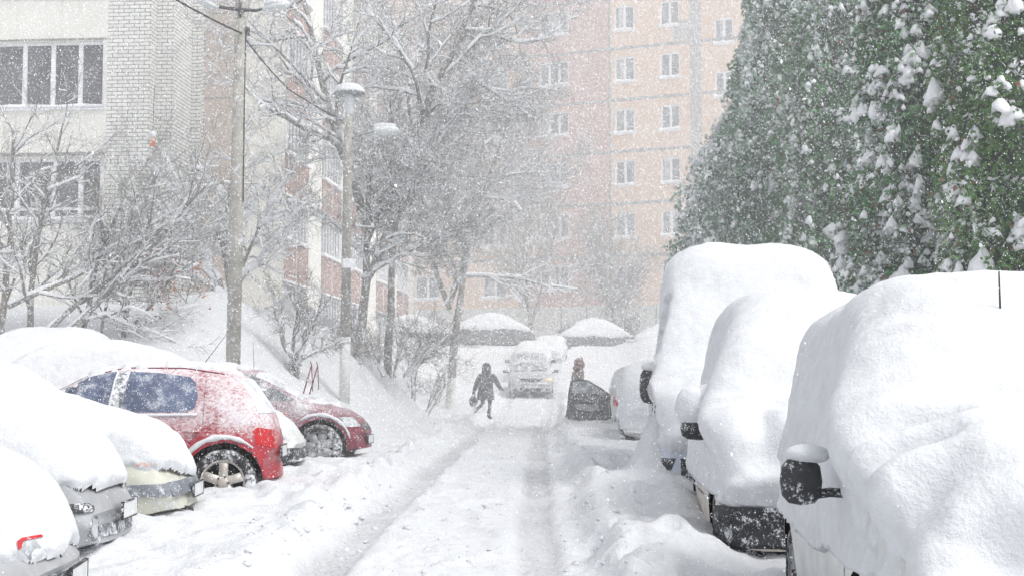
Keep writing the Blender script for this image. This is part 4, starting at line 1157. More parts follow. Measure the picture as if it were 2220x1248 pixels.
for k in range(-5, 3):
    base = zf(1355, 178) + k * stf
    if base < zb + 1.2: continue
    for key in holes:
        off = {'orange': 0, 'mauve': zf(1200, 188) - zf(1355, 178), 'orange_left': zf(1075, 215) - zf(1355, 178) + .1, 'orange_right': zf(1573, 95) - (zf(1355, 178) + stf)}[key]
        for (a, b_) in cols[key]: holes[key].append((a, b_, base + off, base + off + zh))
spans = {'orange_left': (uf(830), uf(1125)), 'mauve': (uf(1127.5), uf(1321)), 'orange': (uf(1325.5), uf(1499)), 'orange_right': (uf(1524), uf(1900))}
zpl = zf(1326, 662)
for key, (a, b_) in spans.items():
    wall(fb, 'facade_panel', 'orange' if 'orange' in key else 'mauve', Of, dq, nq, a, b_, zpl, ztop, holes[key])
    for i, h in enumerate(holes[key]):
        n = 2 if key == 'mauve' else 1
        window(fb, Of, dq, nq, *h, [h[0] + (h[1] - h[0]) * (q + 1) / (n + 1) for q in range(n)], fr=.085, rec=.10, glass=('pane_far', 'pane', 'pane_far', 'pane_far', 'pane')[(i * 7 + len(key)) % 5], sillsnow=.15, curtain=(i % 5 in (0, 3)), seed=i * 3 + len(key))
b = MB()
for a, b_ in ((uf(1125), uf(1127.4)), (uf(1321.1), uf(1325.4))): b.obox(Of, dq, nq, a, b_, -.1, .02, zpl, ztop)
b.obox(Of, dq, nq, uf(1277), uf(1279), -.01, .008, zpl, ztop)
for q in range(-5, 3):
    z = zj + q * stf
    if z < zpl: continue
    for a, b_ in (spans['orange'], spans['orange_right'], spans['mauve'], spans['orange_left']):
        b.obox(Of, dq, nq, a + .01, b_ - .01, -.01, .014, z - .10, z + .07)
b.build('panel_joint', M['seam'], fb)
b = MB(); b.obox(Of, dq, nq, uf(1499.1), uf(1523.9), -.35, -.02, zpl, ztop); b.obox(Of, dq, nq, uf(1464), uf(1499), -.01, .010, zf(1470, 88), zf(1470, 45)); b.build('concrete_strip', M['concrete'], fb)
wall(fb, 'plinth', 'plinth', Of, dq, nq, uf(830), uf(1900), zb - 1, zpl - .002, [(uf(1350), uf(1386), zb - .9, zf(1370, 686)), (uf(1062), uf(1090), zf(1070, 700), zf(1070, 680))])
b = MB(); b.obox(Of, dq, nq, uf(1350), uf(1386), -.2, -.15, zb - .9, zf(1370, 686)); b.build('basement_door', M['darkmetal'], fb)
b = MB()
for x in (1150, 1215, 1270, 1420): b.obox(Of, dq, nq, uf(x), uf(x + 3), -.01, .02, zb, zpl - .01)
b.build('plinth_joint', M['seam'], fb)
b = MB(); b.obox(Of, dq, nq, uf(1300), uf(1385), .003, .5, zf(1340, 557), zf(1340, 555) + .02); o = b.build('canopy', M['seam'], fb)
b = MB(); b.obox(Of, dq, nq, uf(1299), uf(1386), .003, .54, zf(1340, 555) + .022, zf(1340, 553) + .05); b.build('canopy_snow', M['snow_soft'], o)
b = MB(); b.obox(Of, dq, nq, uf(800), uf(1910), -12, -.32, zb - 1, ztop - .003); b.build('core', M['concrete'], fb)
b = MB(); b.obox(Of, dq, nq, uf(800), uf(1910), -12, .12, ztop, ztop + .35); b.build('roof', M['snow_soft'], fb)
# roof of the left block
b = MB(); b.obox(Oa, Ux, Nf, uA(-420), uu[1], -9, .2, ZT + .003, ZT + .3); b.build('roof', M['snow_soft'], lb)
b = MB(); b.obox(ref7, Ux, Nf, u7(300), .2, -29.3, .1, ZT + 3.003, ZT + 3.3); b.build('roof', M['snow_soft'], lb2)
# pale wing seen between the two
wg = empty('apartment_block', (0, 0, 0), 0, 'pale hazy wing half hidden behind the big bare tree', 'building')
rw = at(690, 624, 86); rw.z = 0
def uw(x): p = on_plane(x, 500, rw, Uy); return (p - rw).dot(Ux)
hw = []
for k in range(7):
    for c in (740, 800, 860, 920): hw.append((uw(c), uw(c + 38), 6 + k * 2.8, 7.4 + k * 2.8))
wall(wg, 'facade_panel', 'mauve', rw, Ux, Nf, uw(600), uw(985), 2, 27, hw)
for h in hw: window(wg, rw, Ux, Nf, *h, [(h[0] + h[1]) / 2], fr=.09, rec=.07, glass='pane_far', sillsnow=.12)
b = MB()
for q in range(8): b.obox(rw, Ux, Nf, uw(600), uw(985), -.01, .012, 5.1 + q * 2.8, 5.28 + q * 2.8)
b.build('panel_joint', M['seam'], wg)
b = MB(); b.obox(rw, Ux, Nf, uw(600), uw(985), -10, -.32, 2, 26.99); b.build('core', M['concrete'], wg)
NNEAR, NFAR1, NFAR2 = 250000, 400000, 650000
SKYS, SUNS, SKYV = .15, 1.32, 1.46
HAZE = .0088
# ------------------------------------------------------------------ parked cars, left row
DEG = 1
def G0(c): return G(c[0], c[1])
def left_car(name, typ, nx, ny, ang, paint, label, front=True, z=None, **kw):
    L = dict(CARS[typ], **{k: v for k, v in kw.items() if k == 'L'})['L']
    c, h = nose_to(nx, ny, R(ang), L, front)
    return Car(name, typ, (c[0], c[1], z), h, paint, label, **kw)
GL = 'snow covered cars parked side by side left of the lane'

# nearest: rounded silver white nose, plate at the end
c1 = left_car('parked_car', 'small', -2.60, 8.5, -7, 'silver2', 'snow capped car at the bottom left corner with a small red rimmed lamp', z=.05, group=GL)
c1.wheels('steel', ('fr', 'br'))
c1.snow(T=.02, side=.012, low=.52, blur=.05, seed=3, nz0=.9, up=0, prof=[(-1.82, .6), (-1.78, .95), (-1.6, 1.45), (-1.2, 1.66), (-.3, 1.68), (.2, 1.58), (.6, 1.40), (1.0, 1.25), (1.39, 1.13), (1.55, 1.04), (1.68, .90), (1.76, .72), (1.82, .48)],
    sprof=[(-1.82, .52), (-1.7, .95), (0, .98), (.95, .96), (1.4, .88), (1.62, .78), (1.76, .60), (1.82, .44)])
c1.patch('bumper', 'R', [(1.0, .50), (1.45, .50), (1.72, .49), (1.72, .36), (1.45, .34), (1.0, .34)], 'plastic2', .02)
c1.patch('bumper', 'F', [(-.62, .50), (.62, .50), (.62, .34), (-.62, .34)], 'plastic2', .02)
c1.surf = c1.snow_bvh
hl = c1.patch('headlight', 'R', [(1.645, .66), (1.655, .70), (1.70, .70), (1.725, .66), (1.74, .58), (1.69, .56), (1.65, .57)], 'lamp', .004)
c1.patch('lamp_rim', 'R', [(1.62, .705), (1.64, .72), (1.71, .725), (1.72, .712), (1.69, .708), (1.645, .702), (1.642, .665), (1.63, .66)], 'redlamp', .010, step=.03, parent=hl); c1.surf = None
c1.plate('F', .44, None, w=.50, h=.12, off=.06)

# second: tall nose, round fog lamp recess
c2 = left_car('parked_car', 'mpv', -2.93, 10.8, -4, 'silver', 'silver car with a round fog lamp recess under a deep hood of snow', z=.20, group=GL, rnd=.5, plan=.13,
    top=[(-2.2, .6), (-2.17, 1.1), (-2.0, 1.45), (-1.6, 1.55), (-.2, 1.56), (.3, 1.5), (.7, 1.34), (1.15, 1.13), (1.6, .98), (1.95, .82), (2.15, .62), (2.2, .5)])
c2.wheels('steel', ('fr', 'br'))
c2.snow(T=.02, side=.012, low=.62, blur=.05, seed=5, nz0=.9, up=0, prof=[(-2.22, .6), (-2.17, 1.15), (-2.0, 1.6), (-1.6, 1.74), (.2, 1.75), (.8, 1.66), (1.2, 1.50), (1.6, 1.30), (1.88, 1.11), (2.05, .92), (2.15, .74), (2.22, .46)],
    sprof=[(-2.22, .55), (-2.1, 1.05), (0, 1.10), (1.2, 1.06), (1.7, .94), (2.0, .78), (2.15, .62), (2.22, .42)])
c2.patch('side_intake', 'F', [(-.90, .59), (-.72, .585), (-.67, .56), (-.70, .525), (-.90, .52)], 'plastic', .02, step=.03)
fl = c2.patch('fog_lamp', 'F', [(-.66 + .075 * math.cos(q), .41 + .07 * math.sin(q)) for q in [2 * PI * k / 14 for k in range(14)]], 'lamp', .010)
c2.patch('fog_lamp_ring', 'F', [(-.66 + .10 * math.cos(q), .41 + .09 * math.sin(q)) for q in [2 * PI * k / 14 for k in range(14)]], 'plastic2', .006)
c2.patch('lower_grille', 'F', [(-.60, .42), (.60, .42), (.60, .24), (-.60, .24)], 'plastic2', .015)
c2.patch('side_marker', 'R', [(1.52, .80), (1.56, .80), (1.56, .76), (1.52, .76)], 'plastic', .05)
c2.plate('F', .50, None, off=.05)
c2.patch('sill_strip', 'R', [(-2.0, .28), (1.0, .28), (2.0, .28), (2.0, .22), (-2.0, .22)], 'plastic2', .01)

# third: square nose, grey rubbing strip, dirty white bumper
c3 = left_car('parked_car', 'square', -2.92, 13.1, -4, 'dirtywhite', 'car with square dirty white bumper, grey strip and orange indicator showing through the snow', z=.26, group=GL, rnd=.3, plan=.10,
    top=[(-2.05, .6), (-2.03, .9), (-1.9, .98), (-1.3, 1.02), (-.95, 1.33), (-.7, 1.42), (.1, 1.43), (.45, 1.36), (.85, 1.0), (1.5, .90), (1.75, .80), (1.9, .66), (2.0, .54), (2.05, .46)])
c3.wheels('steel', ('fr', 'br'))
c3.snow(T=.02, side=.022, low=.56, blur=.04, seed=8, nz0=.9, up=0, prof=[(-2.08, .7), (-2.04, 1.05), (-1.6, 1.15), (-1.2, 1.45), (-.6, 1.60), (.1, 1.60), (.45, 1.50), (.75, 1.28), (1.4, 1.10), (1.65, 1.02), (1.84, .90), (1.96, .72), (2.07, .50)],
    sprof=[(-2.08, .6), (-2.0, .95), (0, .98), (.95, .96), (1.5, .88), (1.8, .78), (1.96, .64), (2.07, .46)])
c3.patch('bumper_strip', 'R', [(1.0, .52), (2.0, .52), (2.0, .42), (1.0, .42)], 'strip', .03)
c3.patch('bumper_strip', 'F', [(-.72, .52), (.72, .52), (.72, .42), (-.72, .42)], 'strip', .03)
c3.surf = c3.snow_bvh
c3.patch('indicator', 'R', [(1.68, .70), (1.73, .715), (1.78, .70), (1.84, .705), (1.85, .69), (1.79, .68), (1.74, .665), (1.70, .685)], 'orangelamp', .003, step=.03); c3.surf = None
mb = MB(); mb.tube([(1.98, -.35, .30), (2.10, -.36, .29), (2.13, -.40, .24), (2.05, -.42, .22)], .018, 6); mb.build('tow_eye', M['plastic'], c3.root, True)
c3.plate('F', .44, None, off=.05)

# red hatchback, tail to the lane
red = left_car('parked_hatchback', 'hatch', -2.46, 15.3, -4, 'red', 'bright red hatchback with dark side windows and five spoke alloy wheel, tail towards the lane', front=False, z=.34, group=GL,
    wb=(-1.43, 1.1), wr=.33, top=[(-1.95, .56), (-1.93, .84), (-1.88, 1.0), (-1.62, 1.37), (-1.38, 1.49), (-.9, 1.535), (-.4, 1.52), (.0, 1.42), (.35, 1.23), (.75, 1.0), (1.4, .88), (1.8, .74), (1.92, .58), (1.95, .5)], sh=[(x, z + .05 * (z > .8)) for x, z in CARS['hatch']['sh']])
red.wheels('alloy')
red.patch('side_window', 'L', [(-1.06, 1.035), (-1.14, 1.08), (-1.16, 1.18), (-1.13, 1.33), (-1.06, 1.39), (-.75, 1.43), (-.45, 1.445), (-.40, 1.03)], 'cglass', .006)
red.patch('side_window', 'L', [(-.28, 1.03), (-.33, 1.445), (-.10, 1.42), (.12, 1.335), (.38, 1.19), (.66, 1.015), (.62, 1.0)], 'cglass', .006)
red.patch('door_pillar', 'L', [(-.40, 1.03), (-.45, 1.445), (-.33, 1.445), (-.28, 1.03)], 'plastic2', .007)
red.patch('rear_window', 'B', [(-.62, 1.02), (.62, 1.02), (.53, 1.38), (-.53, 1.38)], 'cglass3', .008)
red.patch('windscreen', 'T', [(.02, -.56), (.02, .56), (.68, .66), (.68, -.66)], 'cglass3', .006)
for s_ in (1, -1):
    red.patch('tail_light', 'L' if s_ > 0 else 'R', [(-1.92, .84), (-1.76, .88), (-1.72, .84), (-1.76, .70), (-1.92, .66)], 'redlamp', .006, step=.025)
red.line('door_seam', 'L', [(-1.23, 1.36), (-1.23, .92), (-1.0, .60), (-.93, .35)], 'maroon', .006)
red.line('door_seam', 'L', [(-.34, .98), (-.34, .30)], 'maroon', .005)
red.line('belt_trim', 'L', [(-1.16, 1.01), (-.6, 1.0), (0, .99), (.66, .975)], 'snow', .017)
red.line('pillar_snow', 'L', [(-.27, 1.03), (-.32, 1.44)], 'snow', .012)
red.line('pillar_snow', 'L', [(-.415, 1.04), (-.46, 1.44)], 'snow', .005)
red.line('roof_rail', 'L', [(-1.4, 1.42), (-1.0, 1.48), (-.4, 1.485), (0, 1.40), (.35, 1.21), (.70, 1.02)], 'redwiper', .009)
red.snow(T=.04, side=.0, low=9, nz0=.86, blur=.03, seed=12, nzamp=.6)
red.antenna(-1.08, (-.28, .0), .36)
red.wipers(xw=.58)
# snow along the wheel arch lip and bumper ledge
def arch_snow(c, side, wx, r=.41, a0=.25, a1=2.3, w=.03):
    pts = []; 
    for q in range(12):
        a = a0 + (a1 - a0) * q / 11; h = c.ray(side, wx + math.cos(a) * (r + .03), c.sp['wr'] + math.sin(a) * (r + .03))
        if h: pts.append(h[0] + h[1] * .008 + Vector((0, 0, .015)))
    if len(pts) > 3:
        mb = MB(); mb.tube(pts, [w * (.35 + .65 * math.sin(PI * k / (len(pts) - 1))) * (1 + .3 * math.sin(k * 2.3)) for k in range(len(pts))], 6); mb.build('arch_snow', M['snow'], c.root, True)
arch_snow(red, 'L', -1.43); arch_snow(red, 'L', 1.1)
mb = MB(); h_ = red.ray('L', -1.12, .84); mb.tube([h_[0] + Vector((-.07, .02, 0)), h_[0] + Vector((0, .035, .003)), h_[0] + Vector((.07, .02, 0))], .012, 6); mb.build('door_handle', M['red'], red.root, True)
red.plate('B', .62, None)

# small white nose between the two red cars
c5 = left_car('parked_car', 'hatch', -2.62, 18.1, -4, 'white', 'small white car nose with a dark bumper between the bright red and the maroon car', z=.44, group=GL)
c5.wheels('steel', ('fr', 'br'))
c5.snow(T=.02, side=.015, low=.50, blur=.05, seed=15, nz0=.9, up=0, prof=[(-1.97, .6), (-1.9, 1.1), (-1.6, 1.5), (-1.2, 1.72), (-.3, 1.76), (.25, 1.62), (.8, 1.28), (1.05, 1.1), (1.45, .94), (1.62, .85), (1.78, .73), (1.88, .58), (1.97, .42)])
c5.patch('bumper', 'R', [(1.2, .46), (1.90, .46), (1.90, .24), (1.2, .24)], 'plastic', .02)
c5.patch('bumper', 'F', [(-.70, .46), (.70, .46), (.70, .24), (-.70, .24)], 'plastic', .02)
c5.surf = c5.snow_bvh
c5.patch('headlight', 'R', [(1.66, .66), (1.75, .65), (1.77, .55), (1.70, .54)], 'lamp', .004)
c5.patch('windscreen', 'T', [(.50, -.62), (.50, .3), (.85, .4), (.85, -.68)], 'cglass2', .004); c5.surf = None

# maroon car, nose to the lane, wipers lifted
mar = left_car('parked_hatchback', 'hatch', -2.06, 20.7, 2, 'maroon', 'maroon hatchback with lifted wipers, its nose pointing to the lane', z=.50, group=GL, wb=(-1.2, 1.34), wr=.32)
mar.wheels('steel')
mar.patch('side_window', 'R', [(-.95, 1.0), (-.98, 1.26), (-.85, 1.34), (-.16, 1.375), (-.12, .985)], 'cglass2', .006)
mar.patch('side_window', 'R', [(-.04, .985), (-.08, 1.375), (.34, 1.335), (.56, 1.22), (.56, .975)], 'cglass2', .006)
mar.patch('quarter_window', 'R', [(.60, .975), (.60, 1.20), (.98, .985), (.96, .965)], 'cglass2', .006)
mar.patch('windscreen', 'T', [(.40, -.56), (.40, .56), (1.08, .66), (1.08, -.66)], 'cglass3', .006)
mar.patch('headlight', 'F', [(-.70, .74), (-.42, .73), (-.42, .60), (-.70, .60)], 'lamp', .01)
mar.patch('headlight', 'F', [(.70, .74), (.42, .73), (.42, .60), (.70, .60)], 'lamp', .01)
mar.patch('grille', 'F', [(-.34, .64), (.34, .64), (.34, .55), (-.34, .55)], 'plastic', .01)
mar.patch('side_marker', 'R', [(.78, .80), (.87, .80), (.87, .76), (.78, .76)], 'orangelamp', .008)
mar.line('door_seam', 'R', [(.74, .93), (.76, .6), (.72, .32)], 'redwiper', .006)
mar.line('door_seam', 'R', [(-.10, .93), (-.10, .32)], 'redwiper', .006)
mar.line('belt_trim', 'R', [(-1.1, .97), (-.3, .955), (.6, .935)], 'snow', .016)
mar.mirror(-1, .56, 1.0, 'plastic2', snow=.03)
mar.snow(T=.05, side=0, low=9, nz0=.90, blur=.03, seed=22, nzamp=.6)
mar.wipers('redwiper', True, .98, 1.02)
mar.antenna(.25, (-.02, 0), .38)
mar.plate('F', .42, None)
arch_snow(mar, 'R', 1.34)

# snow domed car in the second row
c7 = Car('parked_car', 'hatch', (-7.35, 22.6, .75), R(-82), 'silver', 'snow domed car farthest left, only its white roof hump showing above the red hatchback', group=GL)
c7.snow(T=.30, side=.05, low=.4, blur=.16, seed=28)

# ------------------------------------------------------------------ vans, right row, noses towards us
HR = R(-90) - TH
GR = 'snow buried vans parked nose to tail right of the lane'
def rcar(name, typ, X, Y, paint, label, z, **kw):   # X,Y: camera side front corner of the nose
    sp = dict(CARS[typ], **kw); f = Vector((-.0788, -.9969)); r_ = Vector((.9969, -.0788))
    c = Vector((X, Y)) + r_ * (sp['W'] / 2) - f * (sp['L'] / 2)
    return Car(name, typ, (c.x, c.y, z), HR, paint, label, cat='van', group=GR, **kw)
r3 = rcar('parked_van', 'van', 1.52, 15.4, 'bluewhite', 'tallest and farthest van of the right row with a high rounded snow roof', .24, rnd=.4, plan=.14, top=[(x, z + .20 * (z > 1.4)) for x, z in CARS['van']['top']], W=2.4, tum=.45)
r3.wheels('steel')
r3.patch('bumper', 'F', [(-.90, .62), (.90, .62), (.90, .24), (-.90, .24)], 'plastic', .03)
r3.patch('bumper', 'R', [(2.05, .62), (2.50, .62), (2.50, .24), (2.12, .24)], 'plastic', .03)
r3.patch('side_window', 'R', [(.20, 1.35), (.20, 2.0), (1.10, 2.0), (1.45, 1.5), (1.5, 1.33)], 'cglass2', .008)
r3.patch('side_window', 'R', [(-1.4, 1.35), (-1.4, 2.0), (-.1, 2.0), (-.1, 1.35)], 'cglass2', .008)
r3.line('door_seam', 'R', [(.10, 2.1), (.10, .45)], 'plastic2', .010)
r3.line('door_seam', 'R', [(1.55, 1.3), (1.45, .8), (1.2, .45)], 'plastic2', .010)
r3.patch('indicator', 'F', [(-.92, .80), (-.70, .80), (-.70, .76), (-.92, .76)], 'redlamp', .07)
def fn3(P, Nn, t, n1, n2):   # wind has scoured the camera-left side
    side = (P[:, 1] < -.55) & (Nn[:, 1] < -.55) & (P[:, 0] < 2.25)
    open_ = side & (n2 * .6 + n1 > .0 - .5 * (P[:, 2] < 1.2)) & (P[:, 2] < 2.3)
    return np.where(open_, -.03, t)
r3.snow(T=.22, side=.05, low=.66, blur=.14, seed=33, NS=160, fn=fn3)
r3.mirror(-1, 1.45, 1.38, 'plastic', size=(.14, .24, .42), snow=.06, out=.03)

r2 = rcar('parked_van', 'minibus', 1.50, 10.45, 'beige', 'middle van of the right row with beige flank and broad black bumper', .12, rnd=.25, plan=.10, tum=1.0, top=[(x, z + .09 * (z > 1.3)) for x, z in CARS['minibus']['top']])
r2.wheels('steel')
r2.patch('bumper', 'F', [(-.88, .60), (.88, .60), (.88, .235), (-.88, .235)], 'plastic', .05)
r2.patch('bumper', 'R', [(1.95, .50), (2.22, .50), (2.22, .22), (2.0, .22)], 'plastic', .05)
def fn2(P, Nn, t, n1, n2):
    side = (P[:, 1] < -.5) & (Nn[:, 1] < -.6) & (P[:, 0] < 2.0) & (P[:, 2] < .66 + .10 * n1)
    return np.where(side, -.03, t)
r2.snow(T=.20, side=.055, low=.52, blur=.12, seed=35, NS=160, fn=fn2, dents=[(2.0, -.55, 1.0, .16, .10, .8, .10), (1.72, -.40, 1.1, .10, .22, .8, .08), (2.15, -.50, .9, .10, .20, .4, .09), (1.45, -.25, 1.3, .08, .4, .8, .05), (2.2, -.1, .8, .2, .2, .3, .06)])
r2.mirror(-1, 1.25, 1.13, 'plastic', size=(.16, .30, .19), snow=.0, out=.06)
mb = MB(); mb.blob((1.25, -1.03, 1.33), (.13, .16, .17), 0, 18, .12, 4); mb.blob((1.24, -.93, 1.38), (.12, .13, .14), 0, 18, .12, 5); mb.build('mirror_snow', M['snow'], r2.root, True)
r2.line('side_trim', 'R', [(1.75, .95), (1.2, .60), (.6, .58), (-1.8, .58)], 'plastic2', .010)

r1 = rcar('parked_van', 'mpv', 1.42, 5.35, 'white', 'nearest van on the right, a huge dented snow mound with a thin aerial', .08, tum=1.25)
r1.wheels('steel')
r1.patch('bumper', 'F', [(-.86, .50), (.86, .50), (.86, .24), (-.86, .24)], 'plastic', .03)
def fn1(P, Nn, t, n1, n2):
    side = (P[:, 1] < -.5) & (Nn[:, 1] < -.7) & (P[:, 0] < 1.6) & (P[:, 2] < .72 + .10 * n1)
    return np.where(side, -.03, t)
r1.snow(T=.22, side=.05, low=.55, blur=.12, seed=37, NS=200, fn=fn1, nzamp=1.2, dents=[(1.42, -.66, 1.1, .07, .20, .8, .13), (1.62, -.70, 1.1, .07, .20, .8, .15), (1.86, -.68, 1.0, .09, .17, .8, .15), (2.08, -.50, .9, .10, .15, .6, .15), (2.10, -.28, .9, .06, .22, .6, .11), (1.2, -.3, 1.3, .06, .4, .8, .04), (1.75, .1, 1.0, .10, .2, .8, .06)])
r1.mirror(-1, 1.05, 1.05, 'plastic', size=(.12, .19, .22), snow=.045, out=.21)
r1.antenna(.78, (-.02, 0), .56, y=-.12, r=.008)
r1.line('door_seam', 'R', [(.95, .90), (.98, .6), (.90, .35)], 'plastic2', .004)
r1.patch('side_repeater', 'R', [(1.22, .86), (1.245, .86), (1.245, .78), (1.22, .78)], 'plastic', .02)

# ------------------------------------------------------------------ middle distance, right: white cars and the open door
HA = R(90) - TH
ca = Car('parked_car', 'sedan', (3.32, 35.6, .62), HA, 'white', 'white car with a red tail light, its dark driver door swung open', group='cars parked beyond the vans')
ca.wheels('steel', ('bl', 'fl'))
ca.patch('tail_light', 'B', [(.56, .88), (.76, .88), (.76, .66), (.60, .66)], 'redlamp', .02)
ca.patch('tail_light', 'B', [(-.56, .88), (-.76, .88), (-.76, .66), (-.60, .66)], 'redlamp', .02)
ca.patch('bumper', 'B', [(-.75, .42), (.75, .42), (.75, .26), (-.75, .26)], 'plastic2', .02)
ca.patch('side_window', 'L', [(-1.0, 1.02), (-.8, 1.28), (-.5, 1.34), (-.35, 1.0)], 'cglass2', .01)
ca.patch('door_opening', 'L', [(-.25, .35), (-.25, 1.30), (.4, 1.30), (.95, .98), (.95, .35)], 'well', .008)
ca.snow(T=.15, side=.03, low=.62, blur=.05, seed=41, fn=lambda P, Nn, t, a, b: np.where((P[:, 1] > .5) & (P[:, 0] > -.35) & (P[:, 0] < 1.05) & (P[:, 2] < 1.32) | ((P[:, 0] < -1.8) & (np.abs(P[:, 1]) > .52) & (P[:, 2] < .92)), -.03, t))
# door: inner face with trim, hinge at its front edge
dr = empty('door', (.95, .84, .0), R(-82)); dr.parent = ca.root; dr['label'] = 'dark open driver door with its trim side to the camera'
# local: x runs back along the door from the hinge (negative), y is outward
prof = [(-1.12, .30), (-1.15, .60), (-1.12, .95), (-1.06, 1.28), (-.86, 1.345), (-.60, 1.30), (-.30, 1.13), (-.02, .93), (0, .60), (-.02, .28), (-.5, .22), (-.9, .24)]
mb = MB(); n = len(prof)
mb.add([(x, .03, z) for x, z in prof] + [(x, -.03, z) for x, z in prof], [tuple(range(n)), tuple(range(2 * n - 1, n - 1, -1))] + [(i, n + i, n + (i + 1) % n, (i + 1) % n) for i in range(n)])
mb.build('door_panel', M['door_in'], dr)
def slab(name, poly, y0, y1, mat):
    mb = MB(); n = len(poly); mb.add([(x, y0, z) for x, z in poly] + [(x, y1, z) for x, z in poly], [tuple(range(n)), tuple(range(2 * n - 1, n - 1, -1))] + [(i, n + i, n + (i + 1) % n, (i + 1) % n) for i in range(n)]); return mb.build(name, M[mat], dr)
for sy in (1, -1):
    slab('door_glass', [(-1.06, .98), (-1.00, 1.25), (-.84, 1.29), (-.60, 1.25), (-.32, 1.08), (-.14, .94)], sy * .031, sy * .036, 'cglass2')
    slab('armrest', [(-.95, .86), (-.95, .78), (-.35, .74), (-.35, .82)], sy * .031, sy * .075, 'plastic')
    slab('door_pocket', [(-.98, .70), (-.90, .55), (-.50, .50), (-.35, .56), (-.34, .68)], sy * .031, sy * .05, 'metal')
cb = Car('parked_car', 'hatch', (2.95, 28.2, .50), HA, 'white', 'snow plastered white car just left of the tallest van', group='cars parked beyond the vans')
cb.wheels('steel')
cb.snow(T=.16, side=.04, low=.35, blur=.07, seed=43, fn=lambda P, Nn, t, a, b: np.where((P[:, 1] > .5) & (np.abs(P[:, 0] + 1.2) < .38) & (P[:, 2] < .6), -.03, t))
cb.patch('side_window', 'L', [(-1.1, 1.03), (-.9, 1.22), (-.5, 1.30), (-.4, 1.02)], 'cglass2', .05)

# ------------------------------------------------------------------ silver cars coming up the lane
HS = R(-90)
GS = 'cars standing one behind another at the end of the lane'
def silver(X, Y, typ, label, full, z, hd=HS, T=.03, seed=50):
    c = Car('silver_car', typ, (X, Y + CARS[typ]['L'] / 2, z), hd, 'silver2', label, group=GS, sink=.05)
    c.wheels('steel', ('fl', 'fr', 'bl'))
    c.patch('windscreen', 'T', [(.55, -.52), (.55, .52), (1.05, .64), (1.05, -.64)], 'cglass2', .02)
    for sy in (1, -1):
        c.mirror(sy, .85, .98, 'plastic', size=(.09, .20, .13), snow=.02)
    if full:
        c.patch('grille', 'F', [(-.20, .71), (.20, .71), (.12, .60), (-.12, .60)], 'well', .03)
        c.patch('grille', 'F', [(-.42, .70), (-.24, .70), (-.17, .62), (-.36, .62)], 'well', .03)
        c.patch('grille', 'F', [(.42, .70), (.24, .70), (.17, .62), (.36, .62)], 'well', .03)
        c.patch('lower_grille', 'F', [(-.42, .36), (.42, .36), (.38, .28), (-.38, .28)], 'well', .03)
        c.patch('fog_light', 'F', [(-.66, .36), (-.52, .36), (-.52, .29), (-.66, .29)], 'plastic', .03)
        c.patch('fog_light', 'F', [(.66, .36), (.52, .36), (.52, .29), (.66, .29)], 'plastic', .03)
        c.patch('headlight', 'F', [(-.76, .72), (-.50, .70), (-.50, .61), (-.74, .61)], 'redlamp' if False else 'lamp', .03)
        c.patch('headlight', 'F', [(.78, .73), (.50, .70), (.50, .61), (.74, .61)], 'warmlamp', .03, label='headlight with its warm white glow painted into the lens')
        c.line('bonnet_edge', 'F', [(-.6, .585), (0, .58), (.6, .585)], 'plastic2', .008)
        c.line('bumper_line', 'F', [(-.72, .50), (0, .49), (.72, .50)], 'plastic2', .007)
        mb = MB()
        for y0 in (-.62, .02):
            P = [c.ray('T', 1.03 - .06 * q / 6, y0 + .6 * q / 6) for q in range(7)]; P = [h[0] + h[1] * .02 for h in P if h]
            mb.tube(P, .016, 5)
        mb.build('wiper', M['plastic'], c.root, True)
        c.plate('F', .43, 'BC 3371')
    c.snow(T=.03, side=0, low=9, nz0=.93, blur=.03, seed=seed, nzamp=.5, fn=lambda P, Nn, t, a, b: np.where(P[:, 0] > .42, -.03, t))
    c.antenna(.30, (-.05, 0), .22)
    return c
silver(.71, 52.3, 'sedan', 'silver sedan facing us with a frosted windscreen and one warm headlight', True, G(.7, 53) + .0)
silver(.76, 57.6, 'sedan', 'silver car whose roof and mirrors rise just behind the first silver sedan', False, 1.93)
c = Car('snowy_car', 'hatch', (.93, 64.6, 2.45), HS, 'silver2', 'hump shaped snow covered car behind the two silver ones', group=GS)
c.snow(T=.05, side=.02, low=.6, blur=.10, seed=52)
c = Car('silver_car', 'hatch', (1.78, 66.0, 2.68), HS - R(6), 'silver2', 'pale car half showing to the right behind the snow hump', group=GS)
c.wheels('steel', ('fl',)); c.patch('windscreen', 'T', [(.45, -.52), (.45, .52), (1.05, .64), (1.05, -.64)], 'cglass2', .012); c.snow(T=.12, side=0, low=9, nz0=.7, blur=.03, seed=53)
for sy in (1, -1): c.mirror(sy, .85, .98, 'plastic2', size=(.09, .19, .12), snow=0)
# cars buried along the far block
GF = 'buried cars parked side on along the far block'
PK = [(-2.1, .85), (-1.85, 1.1), (-1.1, 1.50), (-.5, 1.68), (.0, 1.68), (.6, 1.42), (1.3, 1.05), (2.1, .65)]
PK2 = [(-2.1, .72), (-1.6, 1.0), (-1.1, 1.32), (-.5, 1.58), (.1, 1.62), (.7, 1.42), (1.4, .98), (2.1, .50)]
def far(px, D, typ, label, z, hd, T, low, seed, prf=PK):
    p = at(px, 700, D); c = Car('snowed_in_car', typ, (p.x, D, z), hd, 'darkcar', label, group=GF, arches=False, fast=True)
    c.snow(T=.05, side=.05, low=low, blur=.20, seed=seed, NS=90, nz0=.9, up=0, prof=prf)
    return c
far(1078, 68.5, 'hatch', 'dark car under a tall smooth snow peak left of the silver cars', 3.72, R(3), .42, .88, 61)
far(1290, 68.5, 'hatch', 'dark car under a long snow peak behind the person by the open door', 3.52, R(4), .40, .74, 62, PK2)
far(1455, 67.5, 'sedan', 'dark low car at the far right partly hidden by the tallest van', 3.3, R(4), .30, .72, 63, PK2)
